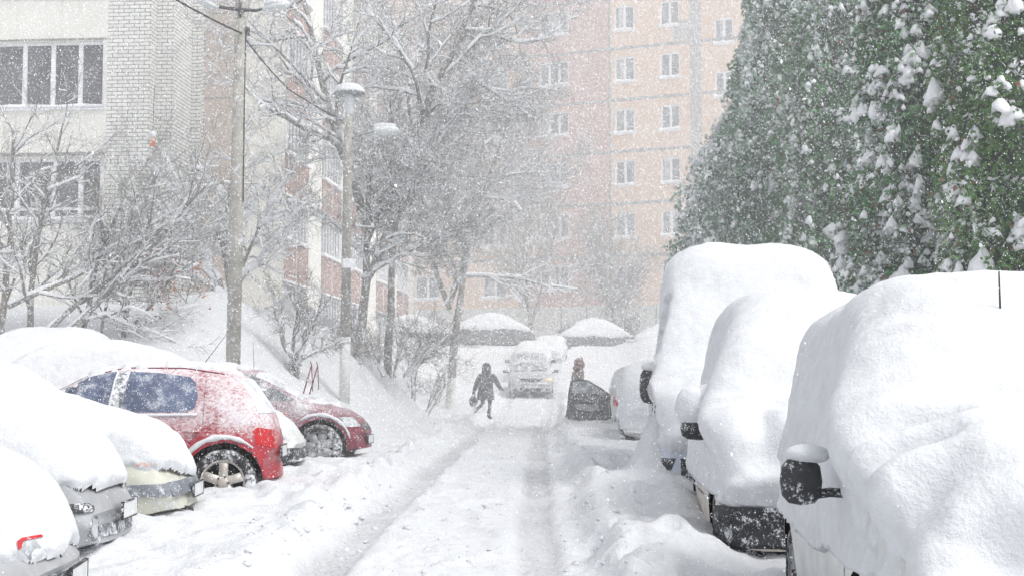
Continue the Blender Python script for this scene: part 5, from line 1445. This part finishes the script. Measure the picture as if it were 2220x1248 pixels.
far(905, 69.5, 'sedan', 'dark snowed in car behind the whitewashed tree trunk', 3.7, R(3), .35, .8, 64)

# ------------------------------------------------------------------ lamp posts
def pole_base(px, D, py=None): p = at(px, 624, D); return Vector((p.x, D, G(p.x, D) - .15))
pb = pole_base(507, 26)
lp = empty('street_lamp', pb, 0, 'tall concrete lamp pole with two snow topped arms behind the red hatchback', 'street lamp')
zt = at(515, -70, 26).z - pb.z
mb = MB(); mb.tube([(0, 0, 0), (.03, 0, zt * .5), (.07, 0, zt)], [.135, .122, .105], 20); mb.build('pole', M['pole'], lp, True)
mb = MB()
za = at(515, 25, 26).z - pb.z
mb.tube([(-.32, -.12, za + .05), (.07, -.13, za - .01), (.36, -.12, za - .02), (.48, -.1, za + .02)], [.03, .035, .03, .02], 6)
mb.tube([(.07, -.02, za + .30), (.07, -.13, za + .30), (.07, -.14, za - .15)], .025, 6)
mb.box(.045, .095, -.16, -.10, za - .05, za + .08)
mb.build('bracket', M['darkmetal'], lp, True)
for sx, x0, x1 in ((-1, -.75, -.34), (1, .48, 1.02)):
    mb = MB(); P = []
    n, k = 9, 12
    for i in range(n + 1):
        t = i / n; x = x0 + (x1 - x0) * t if sx > 0 else x1 + (x0 - x1) * t
        r = math.sin(PI * min(1, max(.02, t * .96 + .02))) ** .6 * .13 + .015
        for j in range(k):
            a = 2 * PI * j / k; P.append((x, -.12 + math.cos(a) * r, za + (.03 if sx < 0 else .0) + math.sin(a) * r * .55 + (t * .16 if sx < 0 else .10 * t)))
    mb.add(P, [(i * k + j, i * k + (j + 1) % k, (i + 1) * k + (j + 1) % k, (i + 1) * k + j) for i in range(n) for j in range(k)])
    h = mb.build('lamp_head', M['lampglass'], lp, True)
    mb = MB(); P2 = [(p[0], -.12 + (p[1] + .12) * 1.02, p[2] + .02 + max(0, (p[2] - za - .1)) * .5) for p in P]
    xm = (x0 + x1) / 2
    mb.blob((xm, -.12, za + (.17 if sx < 0 else .12)), (abs(x1 - x0) / 2 * .92, .12, .075), 0, 16, .15, 8); mb.build('lamp_snow', M['snow'], h, True)
mb = MB()
for x, l in ((-.42, .16), (-.35, .10), (-.27, .26), (-.5, .08)): mb.tube([(x, -.12, za + .06), (x + .005, -.12, za + .06 - l)], [.012, .002], 5)
mb.build('icicle', M['ice'], lp, True)
mb = MB(); zi = at(527, 68, 26).z - pb.z
mb.lathe([(0, .06), (.035, .05), (.045, .0), (.03, -.05), (.05, -.09), (0, -.1)], (.2, -.05, zi), (0, 0, 1), 10); mb.tube([(.08, -.04, zi), (.22, -.05, zi)], .02, 6); mb.tube([(.12, -.04, zi + .1), (.18, -.05, zi - .1)], .03, 6)
mb.build('insulator', M['darkmetal'], lp, True)
mb = MB(); mb.tube([(.165, -.05, zi), (.15, -.05, zi - 1.2), (.16, -.05, zi - 3.2)], .012, 5); mb.build('down_cable', M['wire'], lp, True)

def cable(pts, r=.014, name='overhead_cable', label=''):
    P = []
    for i in range(len(pts) - 1):
        a, b = Vector(pts[i]), Vector(pts[i + 1]); L = (b - a).length
        for q in range(14):
            t = q / 14; P.append(a.lerp(b, t) - Vector((0, 0, .012 * L * 4 * t * (1 - t))))
    P.append(Vector(pts[-1])); mb = MB(); mb.tube(P, r, 5); o = mb.build(name, M['wire'], None, True); tag(o, label, 'cable')
cable([at(180, -130, 19), at(527, 74, 26)], .018, label='black cable running down from the top left to the insulator on the concrete pole')
cable([at(531, 84, 26), at(628, 196, 30), at(742, 262, 31.2)], .016, label='sagging cable from the concrete pole into the big bare tree')

pb = pole_base(749, 31)
l2 = empty('street_lamp', pb, 0, 'slimmer lamp post with a hat shaped snow topped lantern and a side lamp', 'street lamp')
zt = at(754, 300, 31).z - pb.z; zh2 = at(755, 205, 31).z - pb.z; zw = at(749, 730, 31).z - pb.z
mb = MB(); mb.tube([(0, 0, 0), (.005, 0, zw)], [.118, .115], 16, 1); mb.tube([(.005, 0, zw), (.03, 0, zt), (.04, 0, zh2 - .45)], [.1148, .095, .07], 16, 0); mb.build('pole', [M['pole'], M['limewash']], l2, True)
mb = MB(); mb.lathe([(.07, -.46), (.09, -.40), (.125, -.08), (.12, 0), (0, .0)], (.05, 0, zh2), (0, 0, 1), 20); a = mb.build('lantern_glass', M['lampglass'], l2, True)
mb = MB(); mb.lathe([(0, .04), (.30, .02), (.36, -.02), (.34, -.03), (0, -.01)], (.05, 0, zh2 + .02), (0, 0, 1), 24); mb.build('lantern_hat', M['metal'], l2, True)
mb = MB(); mb.lathe([(.35, -.02), (.34, .05), (.26, .14), (.12, .19), (0, .20)], (.05, 0, zh2 + .05), (0, 0, 1), 24); mb.build('lantern_snow', M['snow'], l2, True)
zs_ = at(800, 290, 31).z - pb.z
mb = MB(); mb.tube([(.03, 0, zs_ - .15), (.35, -.05, zs_), (.60, -.08, zs_ + .02)], [.03, .028, .025], 8); mb.tube([(.06, 0, zs_ + .3), (-.3, -.05, zs_ + .35)], .025, 6); mb.build('arm', M['metal'], l2, True)
mb = MB(); mb.blob((.86, -.08, zs_ + .06), (.30, .15, .13), 0, 24); h = mb.build('lamp_head', M['lampglass'], l2, True)
mb = MB(); mb.blob((.84, -.08, zs_ + .155), (.27, .12, .06), 0, 24, .10, 5); mb.build('lamp_snow', M['snow'], h, True)
mb = MB(); mb.box(-.05, .22, -.16, -.13, at(770, 582, 31).z - pb.z, at(770, 568, 31).z - pb.z + .06); mb.build('sign_board', M['upvc'], l2)

# brick birdhouse-like feeder hanging in the tree before the brick bay
p = at(331, 300, 29)
fd = empty('bird_feeder', p, 0, 'small orange feeder with a snow cap hanging before the brick bay', 'bird feeder')
mb = MB(); mb.tube([(0, 0, .02), (0, 0, -.14)], [.045, .055], 10); mb.lathe([(0, -.14), (.075, -.15), (.075, -.17), (0, -.18)], (0, 0, 0), (0, 0, 1), 12); mb.build('feeder_body', M['orangelamp'], fd, True)
mb = MB(); mb.blob((0, 0, .07), (.075, .07, .09), 0, 12, .15, 2); mb.build('snow_cap', M['snow'], fd, True)
mb = MB(); mb.tube([(0, 0, .1), (.02, 0, 1.1)], .006, 4); mb.build('hanging_cord', M['wire'], fd)

# ------------------------------------------------------------------ people
def skin_mesh(name, J, E, mat, parent, lvl=2):
    """one continuous surface grown round a jointed skeleton; J: name -> (pos, rx, ry)"""
    names = list(J); me = bpy.data.meshes.new(name)
    me.from_pydata([J[n][0] for n in names], [(names.index(a), names.index(b)) for a, b in E], [])
    o = bpy.data.objects.new(name, me); col.objects.link(o)
    md = o.modifiers.new('skin', 'SKIN'); md.use_smooth_shade = True; md.branch_smoothing = .4
    for i, n in enumerate(names):
        v = me.skin_vertices[0].data[i]; v.radius = (J[n][1], J[n][2] if len(J[n]) > 2 else J[n][1]); v.use_root = (i == 0)
    s2 = o.modifiers.new('sub', 'SUBSURF'); s2.levels = lvl; s2.render_levels = lvl
    bpy.context.view_layer.update()
    nm = bpy.data.meshes.new_from_object(o.evaluated_get(bpy.context.evaluated_depsgraph_get()))
    bpy.data.objects.remove(o)
    nm.materials.clear(); nm.materials.append(mat)
    for p in nm.polygons: p.use_smooth = True; p.material_index = 0
    r = bpy.data.objects.new(name, nm); col.objects.link(r); r.parent = parent
    return r

def hand(mb, c, d, side, curl=.6, s=1.0):
    """mitten-free glove: palm, four unequal bent fingers, thumb from the side"""
    c, d = Vector(c), Vector(d).normalized(); w = Vector(side).normalized(); n = d.cross(w)
    mb.tube([c, c + d * .045 * s, c + d * .09 * s], [.026 * s, .038 * s, .034 * s], 8)
    for k, (o, l) in enumerate(((-.027, .065), (-.009, .078), (.009, .074), (.027, .058))):
        b = c + d * .085 * s + w * o * s; k1 = b + (d * .6 + n * .2 * curl) * l * .55 * s; k2 = k1 + (d * (.7 - curl * .5) + n * curl) * l * .6 * s
        mb.tube([b, k1, k2], [.0105 * s, .010 * s, .008 * s], 6)
    b = c + d * .03 * s - w * .034 * s; mb.tube([b, b + (d * .5 - w * .5) * .05 * s, b + (d * .9 - w * .45 + n * .3 * curl) * .08 * s], [.012 * s, .011 * s, .009 * s], 6)

def loft(mb, rings, k=18, m=0, nz=.0, seed=0):
    """rings: (cx,cy,cz,rx,ry,tiltx)"""
    V = []
    for i, (cx, cy, cz, rx, ry) in enumerate(rings):
        for j in range(k):
            a = 2 * PI * j / k; q = 1 + nz * float(vnoise(math.cos(a) * 2 + seed, math.sin(a) * 2, cz * 4, seed))
            V.append((cx + math.cos(a) * rx * q, cy + math.sin(a) * ry * q, cz))
    mb.add(V, [(i * k + j, i * k + (j + 1) % k, (i + 1) * k + (j + 1) % k, (i + 1) * k + j) for i in range(len(rings) - 1) for j in range(k)], m)

# walker seen from behind, hood up, bag in the left hand, left leg kicked back
wp = at(1055, 700, 43.5); wz = G(wp.x, 43.5)
wk = empty('person', (wp.x, 43.5, wz - .03), R(-8), 'person in a dark hooded coat walking up the lane, bag hanging from the left hand', 'person')
J = {'pelvis': ((-.02, 0, .84), .13, .11), 'waist': ((-.01, 0, 1.02), .12, .10), 'chest': ((.0, .03, 1.24), .15, .12), 'neck': ((.0, .06, 1.41), .06, .06), 'head': ((-.01, .09, 1.53), .085, .10), 'crown': ((-.01, .08, 1.60), .07, .075),
     'shl': ((-.17, .03, 1.33), .065), 'ell': ((-.29, .0, 1.09), .05), 'wrl': ((-.36, -.04, .86), .032),
     'shr': ((.17, .03, 1.33), .065), 'elr': ((.30, .02, 1.12), .05), 'wrr': ((.42, .10, .92), .032),
     'hil': ((-.11, 0, .78), .095), 'knl': ((-.13, .05, .45), .062), 'anl': ((-.27, -.25, .30), .042), 'tol': ((-.30, -.31, .16), .035),
     'hir': ((.08, 0, .78), .095), 'knr': ((.09, .12, .44), .062), 'anr': ((.06, .08, .08), .042), 'tor': ((.10, .22, .04), .035)}
E = [('pelvis', 'waist'), ('waist', 'chest'), ('chest', 'neck'), ('neck', 'head'), ('head', 'crown'), ('chest', 'shl'), ('shl', 'ell'), ('ell', 'wrl'), ('chest', 'shr'), ('shr', 'elr'), ('elr', 'wrr'),
     ('pelvis', 'hil'), ('hil', 'knl'), ('knl', 'anl'), ('anl', 'tol'), ('pelvis', 'hir'), ('hir', 'knr'), ('knr', 'anr'), ('anr', 'tor')]
skin_mesh('body', J, E, M['trouser'], wk)
mb = MB()
loft(mb, [(-.02, -.01, .58, .265, .22), (-.02, -.01, .66, .262, .22), (-.015, 0, .85, .24, .20), (-.01, .01, 1.02, .22, .18), (0, .02, 1.18, .235, .18), (0, .03, 1.30, .235, .17), (0, .04, 1.37, .18, .13), (0, .05, 1.43, .085, .085)], 20, 0, .10, 3)
mb.tube([(-.15, .03, 1.34), (-.22, .02, 1.24), (-.30, .0, 1.08), (-.34, -.02, .97), (-.365, -.04, .87)], [.09, .092, .08, .068, .058], 10)
mb.tube([(.15, .03, 1.34), (.23, .02, 1.24), (.31, .02, 1.11), (.37, .06, 1.01), (.43, .10, .92)], [.09, .092, .08, .068, .058], 10)
mb.build('coat', M['coat'], wk, True)
mb = MB(); mb.blob((-.01, .06, 1.545), (.145, .15, .17), 0, 16, .08, 3); mb.blob((0, .0, 1.42), (.17, .13, .09), 0, 14, .1, 5); mb.build('hood', M['coat'], wk, True)
mb = MB(); hand(mb, (-.365, -.04, .87), (-.1, -.05, -1), (1, 0, 0), .8); mb.build('glove', M['boot'], wk, True)
mb = MB(); hand(mb, (.43, .10, .92), (.8, .3, -.6), (0, 1, .3), .3); mb.build('glove', M['boot'], wk, True)
mb = MB()
mb.tube([(-.27, -.25, .36), (-.275, -.255, .27), (-.30, -.31, .18), (-.32, -.36, .08)], [.055, .05, .05, .038], 10); mb.build('boot', M['boot'], wk, True); mb = MB()
mb.tube([(.06, .08, .26), (.06, .08, .08), (.08, .15, .04), (.11, .26, .03)], [.058, .052, .05, .038], 10)
mb.build('boot', M['boot'], wk, True)
bg = empty('handbag', (wp.x - .40, 43.46, wz + .40), R(-8), 'dark round handbag carried low by the walking person', 'handbag')
mb = MB(); mb.blob((0, 0, .10), (.135, .07, .17), 0, 16, .12, 9); mb.build('bag_body', M['bag'], bg, True)
mb = MB(); mb.tube([(-.07, 0, .20), (-.03, 0, .33), (.02, .0, .41), (.05, 0, .33), (.07, 0, .20)], .011, 6); mb.build('handle', M['bag'], bg, True)

# person beside the open door, side face, fur hood
pp_ = at(1256, 800, 37.0); pz = G(pp_.x, 37.0)
pn = empty('person', (pp_.x, 37.0, pz - .10), R(0), 'person in a brownish coat and fur hood standing behind the open car door', 'person')
J = {'pelvis': ((-.06, 0, .88), .12, .12), 'waist': ((-.05, 0, 1.05), .11, .11), 'chest': ((-.04, 0, 1.28), .13, .14), 'neck': ((-.01, 0, 1.46), .055), 'head': ((.03, 0, 1.58), .085, .085), 'crown': ((.02, 0, 1.66), .07, .07),
     'shl': ((-.03, .17, 1.38), .06), 'ell': ((.02, .22, 1.12), .048), 'wrl': ((.20, .15, 1.02), .03),
     'shr': ((-.04, -.17, 1.38), .06), 'elr': ((.0, -.22, 1.12), .048), 'wrr': ((.20, -.16, 1.04), .03),
     'hil': ((-.06, .09, .82), .09), 'knl': ((-.02, .10, .46), .06), 'anl': ((-.06, .10, .09), .042), 'tol': ((.08, .11, .04), .034),
     'hir': ((-.08, -.09, .82), .09), 'knr': ((-.08, -.10, .55), .06), 'anr': ((-.30, -.10, .33), .042), 'tor': ((-.33, -.10, .20), .034)}
skin_mesh('body', J, [(a, b) for a, b in E], M['trouser'], pn)
mb = MB()
loft(mb, [(-.07, 0, .62, .19, .23), (-.065, 0, .85, .17, .20), (-.055, 0, 1.05, .15, .185), (-.045, 0, 1.25, .155, .20), (-.035, 0, 1.36, .15, .20), (-.02, 0, 1.44, .11, .14), (-.01, 0, 1.50, .075, .08)], 20, 0, .10, 6)
for s_ in (1, -1): mb.tube([(-.03, s_ * .15, 1.39), (-.01, s_ * .20, 1.26), (.01, s_ * .22, 1.12), (.10, s_ * .19, 1.07), (.20, s_ * .155, 1.03)], [.07, .07, .062, .055, .048], 10)
mb.build('coat', M['browncoat'], pn, True)
mb = MB()   # face in profile, looking along +x
mb.blob((.055, 0, 1.575), (.085, .07, .11), 0, 16); mb.blob((.143, 0, 1.575), (.018, .012, .02), 0, 8); mb.blob((.125, 0, 1.535), (.018, .026, .012), 0, 8); mb.blob((.115, 0, 1.495), (.025, .03, .02), 0, 8)
hd = mb.build('head', M['skin'], pn, True)
mb = MB()
for s_ in (1, -1): mb.blob((.122, s_ * .032, 1.60), (.010, .014, .008), 0, 8)
mb.build('eyes', M['boot'], hd, True)
mb = MB(); mb.blob((-.02, 0, 1.60), (.125, .13, .15), 0, 18, .15, 7); mb.blob((-.04, 0, 1.48), (.14, .15, .07), 0, 14, .15, 8)
mb.tube([(.055, 0, 1.73), (.06, .08, 1.69), (.05, .11, 1.60), (.03, .08, 1.50), (.02, 0, 1.47), (.03, -.08, 1.50), (.05, -.11, 1.60), (.06, -.08, 1.69), (.055, 0, 1.73)], .035, 8)
mb.build('hood', M['fur'], pn, True)
mb = MB(); hand(mb, (.20, .155, 1.03), (1, 0, -.1), (0, 1, 0), .7); mb.build('hand', M['skin'], pn, True); mb = MB(); hand(mb, (.20, -.155, 1.03), (1, 0, -.1), (0, -1, 0), .7); mb.build('hand', M['skin'], pn, True)
mb = MB(); mb.tube([(-.29, -.10, .40), (-.30, -.10, .33), (-.33, -.10, .22), (-.36, -.10, .12)], [.055, .05, .05, .04], 10); mb.build('boot', M['boot'], pn, True); mb = MB(); mb.tube([(-.06, .10, .26), (-.06, .10, .08), (0, .11, .045), (.11, .11, .035)], [.056, .052, .05, .038], 10); mb.build('boot', M['boot'], pn, True)

# small twig plant poking out of the snow by the trunk
for px, py, D, lab in ((1030, 778, 48, 'tiny leafy twig sticking out of the snow left of the silver sedan'), (1293, 784, 50, 'small dark stub poking out of the snow right of the standing person')):
    p = at(px, py, D); q = Vector((p.x, D, G(p.x, D)))
    t = empty('twig', q, 0, lab, 'twig'); o_ = []
    grow(np.random.default_rng(px), (0, 0, -.05), (.1, 0, 1), .45, .012, 1, o_, dict(SHRUB, nch=[6, 0])); V, Fc = seg_tubes(np.array(o_)[:, :8], 4); mesh_np('stem', V, Fc, M['bark2'], t)

# ------------------------------------------------------------------ snow crumbs thrown up along the tracks
rg = np.random.default_rng(77); n = 1500
cy = 6 + 36 * rg.random(n) ** 1.6; xr_ = np.interp(cy, *XR)
band = rg.choice([-1.15, 1.2, -.35, .35, 0], n, p=[.36, .30, .12, .12, .10])
cx = xr_ + band + rg.normal(0, .22, n); cz = ground_parts(cx, cy)[0]
sz = .006 + .024 * rg.random(n) ** 3
ph = np.linspace(0, np.pi, 5); sph = np.array([(math.sin(t) * math.cos(2 * math.pi * j / 6), math.sin(t) * math.sin(2 * math.pi * j / 6), math.cos(t)) for t in ph for j in range(6)])
lump = 1 + .5 * rg.uniform(-1, 1, (n, len(sph), 1))
V = sph[None] * lump * sz[:, None, None] * np.array([1.2, 1, .8]) + np.stack([cx, cy, cz + sz * .1], -1)[:, None, :]
i = np.arange(30).reshape(5, 6); j2 = np.roll(i, -1, 1); q = np.stack([i[:-1], i[1:], j2[1:], j2[:-1]], -1).reshape(-1, 4)
tag(mesh_np('snow_crumbs', V.reshape(-1, 3), (np.arange(n)[:, None, None] * 30 + q[None]).reshape(-1, 4), M['snow']), kind='stuff')

# ------------------------------------------------------------------ falling snow
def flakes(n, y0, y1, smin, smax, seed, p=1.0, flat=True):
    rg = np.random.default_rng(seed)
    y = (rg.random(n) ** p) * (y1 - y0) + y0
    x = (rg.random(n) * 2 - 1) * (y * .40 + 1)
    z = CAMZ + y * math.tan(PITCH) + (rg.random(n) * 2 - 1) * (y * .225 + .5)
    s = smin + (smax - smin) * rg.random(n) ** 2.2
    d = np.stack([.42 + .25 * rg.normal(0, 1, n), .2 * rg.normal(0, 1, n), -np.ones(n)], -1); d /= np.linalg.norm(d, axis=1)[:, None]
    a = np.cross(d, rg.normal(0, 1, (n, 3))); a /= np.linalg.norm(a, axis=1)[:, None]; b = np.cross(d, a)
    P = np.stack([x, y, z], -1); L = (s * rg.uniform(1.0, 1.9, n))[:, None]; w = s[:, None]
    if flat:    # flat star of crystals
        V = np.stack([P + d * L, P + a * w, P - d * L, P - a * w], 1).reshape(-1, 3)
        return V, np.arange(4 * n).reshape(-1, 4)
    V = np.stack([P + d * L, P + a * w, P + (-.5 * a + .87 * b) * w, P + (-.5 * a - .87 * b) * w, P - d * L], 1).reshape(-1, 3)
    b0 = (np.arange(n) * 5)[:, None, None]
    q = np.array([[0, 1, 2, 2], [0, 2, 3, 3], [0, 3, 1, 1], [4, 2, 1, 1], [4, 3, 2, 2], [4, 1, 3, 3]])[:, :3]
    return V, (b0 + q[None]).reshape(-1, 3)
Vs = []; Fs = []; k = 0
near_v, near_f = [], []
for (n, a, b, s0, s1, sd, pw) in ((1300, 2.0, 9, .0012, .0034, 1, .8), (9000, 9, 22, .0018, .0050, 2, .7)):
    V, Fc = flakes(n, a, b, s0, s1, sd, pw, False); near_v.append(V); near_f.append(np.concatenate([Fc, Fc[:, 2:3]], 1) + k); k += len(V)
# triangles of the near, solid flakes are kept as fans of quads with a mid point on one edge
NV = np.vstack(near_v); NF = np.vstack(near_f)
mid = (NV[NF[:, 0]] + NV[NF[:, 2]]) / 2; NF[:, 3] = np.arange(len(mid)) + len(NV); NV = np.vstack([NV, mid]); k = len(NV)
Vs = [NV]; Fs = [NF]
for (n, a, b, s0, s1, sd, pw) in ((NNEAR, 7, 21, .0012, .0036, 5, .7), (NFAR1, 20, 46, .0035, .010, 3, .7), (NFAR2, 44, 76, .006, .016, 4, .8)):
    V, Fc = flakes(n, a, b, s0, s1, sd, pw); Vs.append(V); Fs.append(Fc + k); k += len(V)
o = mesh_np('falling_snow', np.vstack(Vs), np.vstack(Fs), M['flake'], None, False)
tag(o, kind='stuff')

# ------------------------------------------------------------------ snow haze: a real body of misty air filling the street
vd = bpy.data.volumes.new('snow_haze'); vo = bpy.data.objects.new('snow_haze', vd); col.objects.link(vo)
ng = bpy.data.node_groups.new('haze_body', 'GeometryNodeTree')
ng.interface.new_socket('Geometry', in_out='OUTPUT', socket_type='NodeSocketGeometry')
go = ng.nodes.new('NodeGroupOutput'); vc = ng.nodes.new('GeometryNodeVolumeCube'); sm_ = ng.nodes.new('GeometryNodeSetMaterial')
vc.inputs['Density'].default_value = 1.0; vc.inputs['Min'].default_value = (-60, 15, -1); vc.inputs['Max'].default_value = (60, 110, 34)
for a_ in 'XYZ': vc.inputs['Resolution ' + a_].default_value = 12
hm = bpy.data.materials.new('snow_haze'); hm.use_nodes = True; hn = hm.node_tree
for x in list(hn.nodes):
    if x.type != 'OUTPUT_MATERIAL': hn.nodes.remove(x)
vs_ = hn.nodes.new('ShaderNodeVolumeScatter'); ha = hn.nodes.new('ShaderNodeAttribute'); ha.attribute_name = 'density'; hx = hn.nodes.new('ShaderNodeMath'); hx.operation = 'MULTIPLY'; hx.inputs[1].default_value = HAZE; hn.links.new(ha.outputs['Fac'], hx.inputs[0]); hn.links.new(hx.outputs[0], vs_.inputs['Density']); vs_.inputs['Color'].default_value = (.985, .99, 1, 1); vs_.inputs['Anisotropy'].default_value = .2
hn.links.new(vs_.outputs[0], hn.nodes['Material Output'].inputs['Volume'])
hm.cycles.homogeneous_volume = True
sm_.inputs['Material'].default_value = hm
ng.links.new(vc.outputs[0], sm_.inputs['Geometry']); ng.links.new(sm_.outputs[0], go.inputs[0])
md = vo.modifiers.new('haze', 'NODES'); md.node_group = ng
vd.materials.append(hm)
tag(vo, kind='stuff')

# ------------------------------------------------------------------ light
w = bpy.data.worlds.new('World'); scn.world = w; w.use_nodes = True
nt = w.node_tree; bgn = nt.nodes['Background']
sky = nt.nodes.new('ShaderNodeTexSky'); sky.sky_type = 'NISHITA'; sky.sun_disc = False
EL, AZ = R(54), R(122)
sky.sun_elevation = EL; sky.sun_rotation = AZ; sky.altitude = 0; sky.dust_density = 3; sky.ozone_density = 1
hs = nt.nodes.new('ShaderNodeHueSaturation'); hs.inputs['Saturation'].default_value = .16; hs.inputs['Value'].default_value = SKYV
nt.links.new(sky.outputs[0], hs.inputs['Color']); nt.links.new(hs.outputs[0], bgn.inputs['Color'])
bgn.inputs['Strength'].default_value = SKYS
sl = bpy.data.lights.new('sun', 'SUN'); sl.energy = SUNS; sl.angle = R(18); sl.color = (1, .985, .96)
so = bpy.data.objects.new('sun', sl); col.objects.link(so)
sd = Vector((math.sin(AZ) * math.cos(EL), math.cos(AZ) * math.cos(EL), math.sin(EL)))
so.rotation_euler = sd.to_track_quat('Z', 'Y').to_euler()
scn.view_settings.view_transform = 'Standard'; scn.view_settings.look = 'None'; scn.view_settings.exposure = 0; scn.view_settings.gamma = 1
scn.render.engine = 'CYCLES'
scn.cycles.use_denoising = True
scn.cycles.max_bounces = 6; scn.cycles.diffuse_bounces = 4; scn.cycles.glossy_bounces = 2; scn.cycles.volume_bounces = 3
scn.cycles.use_adaptive_sampling = True; scn.cycles.adaptive_threshold = .02
